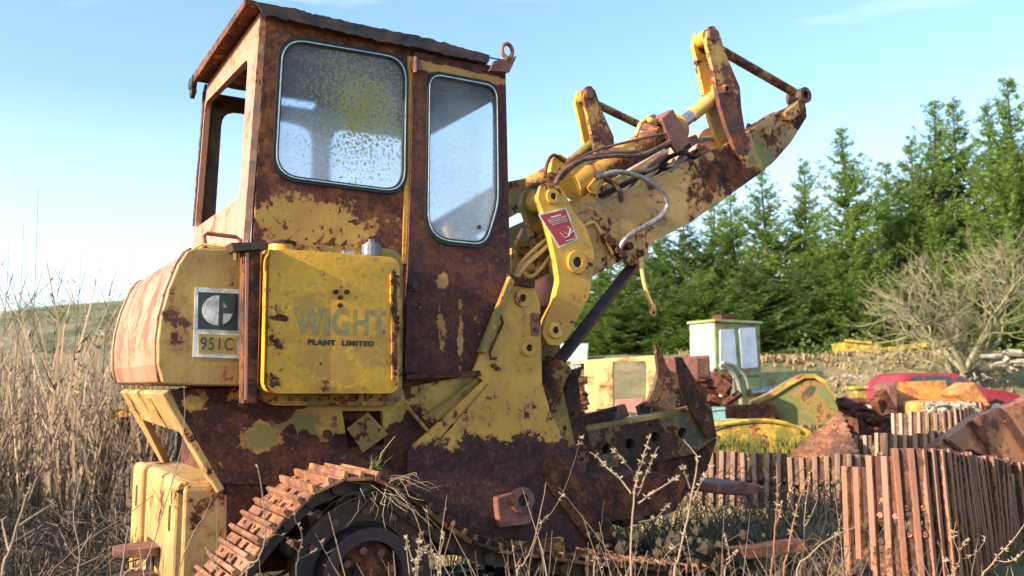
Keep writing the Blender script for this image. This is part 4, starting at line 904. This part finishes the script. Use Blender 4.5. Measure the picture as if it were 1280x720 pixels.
# big brown steel box at the right
C=Fr(1165,6.4,14,.3); t=thing('steel_beam','large brown rusty box beam lying tilted at the right edge','beam',C)
M['brown']=worn('brown_box_steel',paint=(.24,.12,.075),dark=(.12,.055,.04),orange=(.36,.17,.08),cover=.5,sc_=3,dirt=.5)
bs(C,[(1158,566),(1222,521),(1275,502),(1330,480),(1350,560),(1258,582),(1214,562)],0,.10,'box_body','brown',t)
for l in ([(1212,528),(1217,525),(1256,580),(1250,582)],[(1247,511),(1252,510),(1290,566),(1284,568)],[(1180,550),(1184,548),(1206,564),(1201,566)]): bs(C,l,-.03,-.002,'weld_seam','dk',t)
bs(C,[(1258,584),(1350,562),(1350,600),(1262,592)],.1,.5,'lower_flange','dk',t)
# ------------------------------------------------------------ mid-ground scrap
M['cream']=worn('cream_yellow_cab',paint=(.66,.50,.20),dark=(.30,.14,.07),cover=.26,sc_=3,dirt=.4)
C=Fr(768,11,8,.3); t=thing('cab_shell','empty cream yellow cab shell with a square window opening behind the bucket','cab shell',C)
bs(C,[(731,450),(824,444),(826,506),(733,516)],0,.04,'front_wall','cream',t,[rnd(C.pts([(768,453),(809,451),(809,501),(768,502)],0),.06)],bevel=.01)
bs(C,[(731,450),(824,444),(824,448),(731,454)],.04,.9,'roof','cream',t); bs(C,[(770,500),(804,497),(800,518),(768,520)],-.05,-.01,'sill_plate','pink',t)
bs(C,[(744,452),(766,451),(766,510),(744,512)],-.03,-.002,'door_skin','cream',t)
C=Fr(824,12,0,.4); t=thing('engine_housing','rusty brown engine housing beside the cream cab shell','machine part',C)
bs(C,[(822,447),(887,444),(889,474),(824,476)],0,.6,'housing','maroon',t,bevel=.02); bs(C,[(872,448),(886,447),(886,472),(872,472)],-.03,-.002,'end_grille','dk',t)
bs(C,[(872,476),(884,476),(884,512),(872,514)],.1,.4,'radiator_stack','bar',t)
# rubble behind the tower
def rubble(nm,label,px0,px1,d,y0,y1,n,m,s=(.05,.2),cat='scrap'):
    x0=at(px0,d); z0=H(x0,d); t=thing(nm,label,cat,loc=((at(px0,d)+at(px1,d))/2,d,z0)); rr=random.Random(n*7+px0); mb=MB()
    xc=(at(px0,d)+at(px1,d))/2
    for _ in range(n):
        px_=rr.uniform(px0,px1); py_=rr.uniform(y0,y1); q=ray(px_,py_); dd=d+rr.uniform(-.4,.4); k=dd/q[1]; c=Vector((q[0]*k-xc,dd-d,EYE+q[2]*k-z0)); a=rr.uniform(0,3.14); L_=rr.uniform(*s); w_=L_*rr.uniform(.15,.6)
        dv=Vector((math.cos(a),rr.uniform(-.5,.5),math.sin(a)*rr.uniform(0,1)))*L_; mb.tube([tuple(c-dv),tuple(c+dv)],w_,rr.choice((4,4,5,6)))
    if cat in('logs','stones'):
        for q_ in islands(mb): q_.build(cat[:-1],M[m],t)
        return t
    return mb.build('pieces',M[m],t)
rubble('scrap_heap','heap of rusty orange scrap seen behind the lift tower',684,732,10,468,520,70,'bar',(.03,.09))
rubble('scrap_heap','heap of mixed rusty scrap under the white cab',872,915,15,470,515,60,'bar',(.05,.25))
rubble('scrap_heap','scatter of rusty scrap below the conifers in the middle distance',955,1040,30,448,458,50,'bar',(.05,.16))
rubble('scrap_heap','brown scrap lying between the arched bucket and the orange bucket',1040,1110,14,500,545,60,'bar',(.05,.25))
rubble('scrap_heap','row of small grey and yellow scrap on top of the track below the red car',1155,1225,10.1,505,519,40,'greyhose',(.03,.08))
# white and green excavator cab
C=Fr(893,19,30,.5); M['wg']=worn('white_green_cab',paint=(.55,.52,.34),dark=(.25,.2,.1),cover=.12,sc_=3,moss=.1,dirt=.25); M['gr']=worn('olive_green_paint',paint=(.26,.31,.11),dark=(.12,.08,.04),cover=.2,sc_=3,moss=.35)
t=thing('excavator','old excavator with a pale green and white glazed cab under the conifers','excavator',C)
z1=C.m(893,403)[1]; z0=C.m(893,470)[1]; X1=C.m(950,405)[0]
M['pane']=plain('hazy_cab_window',(.36,.42,.50),.25,var=.5,sc_=3,col2=(.62,.66,.70)); M['pane2']=plain('pale_cab_window',(.26,.29,.32),.3,var=.3)
MB().box(0,X1,0,.8,z0,z1).build('cab_body',M['gr'],t,bevel=.03); MB().box(-.05,X1+.05,-.05,.85,z1+.003,z1+.07).build('cab_roof',M['gr'],t,bevel=.02)
for l in ([(900,412),(918,411),(922,461),(901,462)],[(924,410),(944,409),(948,459),(928,461)]): bs(C,l,-.03,-.003,'cab_window','pane',t,r=.05)
MB().prism([(0.02,z0),(.78,z0),(.78,z1-.02),(0.02,z1-.02)],-.012,-.002,(),fx).build('white_side_panel',M['wg'],t)
MB().prism(rnd([(.10,z0+.25),(.70,z0+.25),(.70,z1-.18),(.10,z1-.18)],.08),-.03,-.014,(),fx).build('side_window',M['pane2'],t)
MB().box(.4,.8,.2,.5,z1+.07,z1+.2).build('roof_box',M['dk'],t)
bs(C,[(948,466),(1030,463),(1034,492),(950,500)],.2,1.4,'engine_deck','gr',t,bevel=.05); bs(C,[(893,470),(950,470),(955,515),(895,518)],.05,1.2,'lower_body','gr',t,bevel=.03)
q0=C.m(930,491,.0); q1=C.m(965,487,.0); MB().tube([(q0[0],-.15,q0[1]),(q1[0],-.15,q1[1])],.09,14).build('hydraulic_ram',M['steel'],t,smooth='auto')
bs(C,[(903,472),(917,472),(920,500),(906,502)],-.3,-.05,'step_plate','wg',t)
for l in ([(900,456),(912,462),(922,478),(926,505)],[(903,454),(918,458),(930,470),(934,486)]): MB().tube(sp([(C.m(a,b,-.3)[0],-.3,C.m(a,b,-.3)[1]) for a,b in l]),.05,6).build('hose',M['greyhose'],t)
# arched bucket
C=Fr(1000,13,-12,.4); t=thing('digger_bucket','upturned green digger bucket with an arched yellow edge beside the excavator','bucket',C)
arc=[(942,505),(965,496),(990,480),(1005,472),(1018,472),(1030,480),(1042,498),(1053,522),(1050,532),(960,530)]
M['mossbk']=worn('moss_green_bucket',paint=(.10,.12,.04),dark=(.06,.045,.02),cover=.4,sc_=3,moss=.6)
bs(C,arc,0,.05,'side_plate','mossbk',t,[circ(C.m(1015,487),.06,10)]); 
ed=[(C.m(a,b,0)) for a,b in [(940,506),(965,495),(990,479),(1005,471),(1018,471),(1030,479),(1044,500)]]
mb=MB().prism([(a,b+.045) for a,b in ed]+[(a,b-.02) for a,b in ed[::-1]],-.06,.9); mb.build('curved_shell',M['yelmoss'],t)
bs(C,[(905,508),(968,504),(970,526),(906,528)],-.3,.1,'tooth_bar','bar',t,bevel=.03)
C=Fr(887,11.5,5,.3); t=thing('teal_box','small teal painted steel box left of the tooth bar','box',C); M['teal']=worn('teal_paint',paint=(.25,.50,.42),cover=.2); bs(C,[(886,512),(907,510),(909,528),(887,530)],0,.4,'body','teal',t,bevel=.02); bs(C,[(886,511),(907,509),(907,512),(886,514)],-.02,.42,'lid','teal',t)
# yellow mossy bonnet
C=Fr(940,8.6,4,.2); t=thing('bonnet','mossy yellow bonnet lying in grass behind the bucket','bonnet',C)
pf=[(868,572),(880,556),(893,538),(912,531),(950,527),(990,529),(1020,540),(1042,566),(1045,590),(868,590)]
M['bright']=worn('bright_yellow_moss',paint=(.60,.37,.05),cover=.22,sc_=4,moss=.55,dirt=.3)
bs(C,pf,0,.9,'shell','bright',t,bevel=.06); mb=MB().tube(sp([(C.m(a,b,-.02)[0],-.02,C.m(a,b,-.02)[1]) for a,b in [(880,540),(905,530),(950,525),(985,530),(1000,540)]]),.02,6); mb.build('rim',M['bright'],t)
mb=MB()
for _ in range(900):
    px_=R(872,1042); q=C.m(px_,R(548,580),0); blade(mb,q[0],R(-.25,-.01),q[1]-.02,R(.04,.13),.004,R(0,.08),R(0,6.28))
tag(mb.build('grass',M['ggreen'],None),'short grass growing over the face of the yellow bonnet','grass',kind='stuff').matrix_world=Matrix.Translation((C.o[0],C.o[1],C.base))@Matrix.Rotation(C.a,4,'Z')
# orange bucket before the red car
M['orange']=worn('orange_rust_bucket',paint=(.55,.26,.06),dark=(.30,.12,.04),orange=(.55,.25,.08),cover=.45,sc_=2.5,dirt=.4,omix=.8)
C=Fr(1112,17,6,.4); t=thing('digger_bucket','orange rusty digger bucket standing in front of the red car','bucket',C)
bs(C,[(1120,478),(1182,475),(1188,500),(1185,525),(1118,522)],.1,.16,'back_plate','orange',t); bs(C,[(1112,482),(1121,477),(1121,520),(1113,518)],-.5,.1,'side_plate','maroon',t)
bs(C,[(1140,502),(1205,498),(1222,505),(1225,522),(1140,524)],-.6,.1,'bucket_floor','orange',t,bevel=.08)
bs(C,[(1196,493),(1218,477),(1240,508),(1212,506)],-.7,-.1,'lifted_side','orange',t,bevel=.03)
C=Fr(1066,15,0,.4); t=thing('post_stub','short yellow painted steel post left of the orange bucket','post',C); bs(C,[(1070,485),(1083,484),(1085,505),(1071,506)],0,.3,'post','bright',t,bevel=.02); bs(C,[(1068,483),(1086,482),(1086,485),(1068,487)],-.05,.33,'cap','bright',t)
# red car
C=Fr(1104,23,11,.35); C.base=H(C.o[0]+2,23)-.05; t=thing('parked_car','faded red hatchback parked behind the orange bucket','car',C)
M['carred']=plain('faded_red_car_paint',(.19,.017,.022),.35,var=.3,sc_=3,col2=(.38,.05,.06)); M['cargl']=plain('car_glass',(.03,.05,.045),.08,var=.2,spec=.9)
zb=C.m(1150,466)[1]; s_=zb/1.42
pr=[(.02,.32),(0,.62),(.05,.88),(.25,.97),(1.0,.99),(2.9,.97),(3.5,.90),(3.95,.80),(4.08,.62),(4.08,.34),(3.62,.30),(3.5,.56),(3.25,.66),(3.0,.56),(2.88,.28),(1.12,.28),(1.0,.56),(.78,.66),(.52,.56),(.42,.30)]
body=MB().prism([(a,b*s_) for a,b in pr],0,1.65).build('body',M['carred'],t,bevel=.07,seg=3)
gh=[(.28,.96),(.72,1.36),(.95,1.42),(2.05,1.42),(2.3,1.36),(2.98,.95)]
def ghf(a,b,tt): k=(b/s_-.95)*.30; return (a,(k if tt<.5 else 1.65-k),b)
MB().prism([(a,b*s_) for a,b in gh],0,1,(),ghf).build('cabin',M['carred'],t,bevel=.04,seg=2)
for l in ([(.50,1.0),(.82,1.30),(1.10,1.33),(1.10,1.0)],[(1.18,1.0),(1.18,1.33),(1.95,1.33),(1.98,1.0)]): 
    MB().prism([(a,b*s_) for a,b in l],0,1,(),lambda a,b,tt:(a,(b/s_-.95)*.30-.012+tt*.006,b)).build('side_window',M['cargl'],t)
wsf=lambda a,b,tt:(2.33+(1.34-b)*1.55+tt*.01+.02,a,b*s_)
MB().prism([(.16,1.34),(1.49,1.34),(1.60,1.0),(.05,1.0)],0,1,(),wsf).build('windscreen',M['cargl'],t)
MB().prism([(2.05,1.0*s_),(2.1,1.3*s_),(2.28,1.30*s_),(2.78,1.0*s_)],0,1,(),lambda a,b,tt:(a,(b/s_-.95)*.30-.012+tt*.006,b)).build('side_window',M['cargl'],t)
for x in (.77,3.25):
    wv=MB().tube([(x,.03,.31),(x,.22,.31)],.31,24).build('wheel',M['black'],t,bevel=.02); MB().tube([(x,.015,.31),(x,.05,.31)],.18,16).build('rim',M['steel'],wv)
MB().box(4.02,4.10,.1,.4,.62*s_,.76*s_).build('headlight',M['pane2'],t,bevel=.02); MB().box(-.04,.05,.02,1.6,.35,.6).build('rear_bumper',M['greyhose'],t,bevel=.03)
# far trailer / conveyor on the bank
C=Fr(1055,31.5,0,2.2); t=thing('farm_machine','long yellow farm machine with a rubber wheel on the bank under the trees','farm machine',C); z=lambda y:C.m(1055,y)[1]
bs(C,[(1053,428),(1100,430),(1098,441),(1056,440)],0,1.2,'front_frame','bright',t,bevel=.05); bs(C,[(1110,434),(1190,424),(1192,430),(1112,440)],.2,1.2,'conveyor','bright',t,bevel=.03); bs(C,[(1064,443),(1095,444),(1092,450),(1064,449)],-.1,.4,'red_tank','red',t,bevel=.05)
X,Z=C.m(1057,449,-.2); MB().tube([(X,-.3,Z),(X,0,Z)],.26,20).build('wheel',M['black'],t,bevel=.03); MB().tube([(X,-.34,Z),(X,-.3,Z)],.12,12).build('wheel_hub',M['orange'],t)
bs(C,[(1057,424),(1090,427),(1090,430),(1057,427)],-.1,.0,'handrail','bright',t)
C=Fr(1163,31,0,2.1); t=thing('plank','pale timber plank propped on the bank right of the yellow machine','plank',C); bs(C,[(1162,441),(1192,432),(1193,436),(1164,445)],0,.3,'board','cream',t)
C=Fr(1020,31,0,1.6); t=thing('teal_sheet','teal sheet lying on the bank left of the rubber wheel','sheet',C); bs(C,[(1018,455),(1050,448),(1052,451),(1030,456)],0,.8,'sheet','teal',t)
rubble('log_pile','pile of grey logs and sticks on the bank at the right',1232,1290,27,440,462,40,'greyhose',(.1,.3),'logs')
rubble('stone_bank','row of pale broken stones along the foot of the bank',1000,1240,26,468,476,70,'greyhose',(.04,.12),'stones')
# shed
C=Fr(680,30,-6,1.0); t=thing('shed','low shed with a pale green corrugated roof behind the loader arm','shed',C); M['sroof']=plain('pale_green_roof',(.42,.52,.46),.5,var=.3)
a=C.m(676,452); b2=C.m(752,452); rt_=C.m(690,432)
mb=MB(); n=26
for i in range(n):
    x0=a[0]-2+(b2[0]-a[0]+1.5)*i/n; x1=x0+(b2[0]-a[0]+1.5)/n*.55; mb.prism([(0-.2,a[1]),(1.9,a[1]+.65),(1.9,a[1]+.70),(-.2,a[1]+.05)],x0,x1+.08,(),lambda p_,q_,tt:(tt,p_,q_))
mb.build('roof',M['sroof'],t); MB().box(a[0]-2,b2[0]-.7,0,2.5,-1,a[1]-.02).build('wall',M['pane2'],t)
# small machine seen behind the counterweight, left
C=Fr(150,8.2,10,.2); t=thing('rusty_frame','rusty steel frame with a yellow bar half hidden in brush behind the counterweight','frame',C)
bs(C,[(165,520),(205,518),(215,600),(172,600)],0,.3,'plate','maroon',t); bs(C,[(138,512),(178,510),(178,520),(138,522)],-.1,.1,'yellow_bar','yel',t); bs(C,[(150,522),(162,522),(166,600),(152,600)],.1,.2,'leg','dk',t)
# ------------------------------------------------------------ trees
M['trunk']=plain('conifer_bark',(.06,.045,.03),.9,var=.6,sc_=6)
M['leaf']=leafy('conifer_foliage',(.28,.40,.08),(.13,.21,.045),.52); M['leafd']=leafy('conifer_foliage_dark',(.19,.28,.06),(.08,.14,.035),.42)
def conifer(seed,Ht,Rm,nb=1.0):
    rr=random.Random(seed); cr=MB(); tr=MB(); z=.3
    lean=(rr.uniform(-.02,.02),rr.uniform(-.02,.02)); top2=rr.random()<.4
    def axis(z): return Vector((lean[0]*z+.12*math.sin(z*.5+seed),lean[1]*z,z))
    tr.tube([tuple(axis(q*Ht/9)) for q in range(10)],[.19*(1-q/9.3)+.015 for q in range(10)],7)
    bulge=[rr.uniform(.72,1.12) for _ in range(40)]
    while z<Ht:
        f=z/Ht; prof=Rm*((1-f)**.68)*(.5+.5*min(1,f*3.2+.35))
        n=int((9.5*(1-f)+4)*nb)
        for k in range(n):
            a=rr.uniform(0,6.28); zz=z+rr.uniform(-.25,.25); 
            lob=.78+.35*mnoise.noise((math.cos(a)*1.2,math.sin(a)*1.2,zz*.38+seed*9))*1.6
            L_=max(.2,prof*lob*rr.uniform(.55,1.15)); up=.35+.75*f
            p0=axis(zz); dr=Vector((math.cos(a),math.sin(a),0))
            def bp(t): return p0+dr*L_*t+Vector((0,0,L_*(up*t*t*.9-.10*t)))
            if L_>.6 and rr.random()<.5: tr.tube([tuple(bp(0)),tuple(bp(.5)),tuple(bp(.9))],[.03,.02,.006],3,False)
            m=max(3,int(L_/.15)); side=Vector((-dr.y,dr.x,0))
            for i in range(m):
                t=.10+.92*(i+rr.random())/m; c=bp(t); sz=(.20+.13*(1-t))*(1-.4*f)*rr.uniform(.5,1.45)
                for j in range(9):
                    sgn=rr.uniform(-1,1); d=(dr*rr.uniform(.3,1)+side*sgn*1.0+Vector((0,0,rr.uniform(-.15,.75)))).normalized()*sz
                    wv_=d.cross(Vector((rr.uniform(-1,1),rr.uniform(-1,1),rr.uniform(-1,1)))).normalized()*sz*.17
                    b=len(cr.v); c2=c+Vector((rr.uniform(-.08,.08),rr.uniform(-.08,.08),rr.uniform(-.1,.1)))
                    cr.v+=[tuple(c2),tuple(c2+d*.5+wv_),tuple(c2+d),tuple(c2+d*.45-wv_)]; cr.f.append((b,b+1,b+2,b+3))
        z+=.24+.05*(1-f)
    return tr,cr
protos=[]
for i,(Ht,Rm) in enumerate(((13,4.3),(12,3.8),(14,4.2),(11,4.6))):
    tr,cr=conifer(i+11,Ht,Rm); a=tr.build('trunk',M['trunk'],None,smooth=True); b=cr.fast('crown',M['leaf'] if i!=3 else M['leafd']); protos.append((a,b,Ht)); 
used=[False]*4
def plant(px_,topy,d,pi,label,base=None,grp='conifers in a row behind the yard',sx_=1.0):
    x=at(px_,d); gz=H(x,d)-.1; q=ray(px_,topy); zt=EYE+q[2]*d/q[1]; a,b,Ht=protos[pi]; s_=(zt-gz)/Ht
    t=thing('conifer_tree',label,'tree',group=grp,loc=(x,d,gz),rz=R(0,6.28))
    if used[pi]: a=a.copy(); b=b.copy(); COL.objects.link(a); COL.objects.link(b)
    used[pi]=True; a.parent=t; b.parent=t; w_=max(s_,.82)*1.14*sx_; t.scale=(w_,w_,s_)
TR=[(963,215,40,0,'conifer with a pointed top just right of the raised arm tip'),(1013,205,41,1,'slim conifer top left of the tall pointed conifer'),(1063,160,38,2,'tall pointed conifer in the middle of the row'),
(1122,205,42,0,'conifer in the dip between the tall pointed one and the twin topped ones'),(1150,178,40,1,'conifer with a narrow top left of the twin topped ones'),(1186,124,39,2,'left one of the two twin topped tall conifers'),(1212,131,41,0,'right one of the two twin topped tall conifers'),
(1252,130,38,2,'tall conifer second from the right edge'),(1284,100,37,0,'tallest conifer, at the right edge'),(1340,90,40,2,'conifer beyond the right edge of the tallest one'),
(923,240,41,1,'conifer top directly under the lift arm tip'),(895,252,42,0,'conifer left of the one under the arm tip'),(862,268,40,3,'broad conifer behind the middle of the lift arm'),(826,285,42,1,'conifer behind the dangling hose'),(790,300,41,0,'conifer behind the lift cylinder rod'),(758,318,42,3,'broad conifer between rod and lift tower'),(728,330,43,1,'conifer just right of the lift tower'),(690,345,44,0,'conifer hidden mostly by the lift tower'),
(940,330,37,3,'short broad conifer in front, above the pale green cab'),(1000,320,38,3,'short broad conifer right of the pale green cab'),(1090,300,37,1,'short conifer in front of the row, left of the bare tree'),(1040,300,39,0,'short conifer behind the yellow farm machine'),(880,340,37,1,'short conifer behind the white side of the cab'),(820,350,38,3,'short broad conifer behind the cream cab shell'),(770,360,38,0,'short conifer above the cream cab shell'),(1160,290,39,3,'broad conifer behind the bare tree'),(1225,270,38,1,'conifer behind the bare tree crown at the right'),(1280,240,37,3,'broad low conifer at the right edge')]
for a in TR: plant(*a)
# bare tree
M['bareb']=plain('bare_tree_bark',(.24,.21,.13),.9,var=.6,sc_=5,col2=(.12,.13,.06)); M['twig']=straw('bare_twigs',(.24,.21,.12),(.12,.11,.055))
C=Fr(1210,27,0); x0=at(1210,27); z0=H(x0,27); t=thing('bare_tree','leafless spreading tree with a pale twiggy crown in front of the conifers','tree',loc=(x0,27,z0-.1))
tk=MB(); tw_=MB(); rr=random.Random(21)
def br(p,d,L_,r,lv):
    pts=[p]; q=p
    for i in range(4):
        d=(d+Vector((rr.gauss(0,.16),rr.gauss(0,.16),rr.gauss(.03,.12)))).normalized(); q=q+d*L_/4; pts.append(q)
    mbx=tk if lv<2 else tw_
    mbx.tube([tuple(x) for x in pts],[r*(1-.12*i) for i in range(5)],6 if lv<2 else 3,False)
    if lv>=6: return
    for _ in range(rr.choice((3,3,4)) if lv<5 else 3):
        k=rr.randint(2,4); b=(d+Vector((rr.gauss(0,.65),rr.gauss(0,.65),rr.gauss(.05,.42)))).normalized(); br(pts[k],b,L_*rr.uniform(.62,.88),r*.57,lv+1)
br(Vector((0,0,-.1)),Vector((-.15,0,1)),1.0,.15,0)
for dd in ((-1,.0,.55),(.9,.1,.6),(-.6,-.5,.8),(.3,-.5,1)): br(Vector((-.08,0,.8)),Vector(dd).normalized(),1.5,.09,1)
a=tk.build('trunk',M['bareb'],t,smooth=True); b=tw_.fast('twigs',M['twig'],t)
xs=[v[2] for v in tw_.v]; 
t.scale=(1.0,1.0,(EYE+(482-262)/1100*27-z0)/max(xs))
# dark shrubs at the foot of the trees
M['shrub']=leafy('shrub_leaves',(.13,.19,.04),(.04,.07,.02),.3)
def shrubs(n,reg,rs_,nm,lab,m='shrub'):
    mb=MB()
    for _ in range(n):
        px_,d=reg(); x=at(px_,d); z=H(x,d); Rr=R(*rs_)
        for _ in range(int(240*Rr)):
            v=Vector((R(-1,1),R(-1,1),R(0,1))); 
            if v.length>1: continue
            c=Vector((x,d,z))+v*Rr; dd=Vector((R(-1,1),R(-1,1),R(-1,1))).normalized()*.16; w_=dd.cross(Vector((R(-1,1),1,R(-1,1)))).normalized()*.06
            b=len(mb.v); mb.v+=[tuple(c),tuple(c+dd*.5+w_),tuple(c+dd),tuple(c+dd*.5-w_)]; mb.f.append((b,b+1,b+2,b+3))
    return tag(mb.fast(nm,M[m]),lab,'shrubs',kind='stuff')
shrubs(26,lambda:(R(680,1400),R(34,38)),(.3,1.3),'undergrowth','dark green undergrowth along the foot of the conifers')
mb=MB()  # out-of-view hedge, added so its shadow darkens the left foreground
for _ in range(15000):
    u_=R(-8,8); v_=R(-.5,.5); x=-4.0+.57*u_-.82*v_; y=-.2-.82*u_-.57*v_; z=H(x,y)+R(0,1)*(1.95+.25*mnoise.noise((u_*.7,0,2)))
    if math.hypot(x,y)<1.2 or (y>0 and abs(x)<.66*y+.5): continue
    c=Vector((x,y,z)); dd=Vector((R(-1,1),R(-1,1),R(-1,1))).normalized()*.11; w_=dd.cross(Vector((R(-1,1),1,R(-1,1)))).normalized()*.04
    b=len(mb.v); mb.v+=[tuple(c),tuple(c+dd*.5+w_),tuple(c+dd),tuple(c+dd*.5-w_)]; mb.f.append((b,b+1,b+2,b+3))
tag(mb.fast('shade_hedge',M['shrub']),'added unseen bramble hedge shading the near side of the yard','hedge',kind='stuff')
shrubs(34,lambda:(R(-300,170),R(60,110)),(1.2,3.0),'hedge','dark hedges and scrub on the far hillside')
for m_ in list(bpy.data.meshes):
    if m_.users==0: bpy.data.meshes.remove(m_)
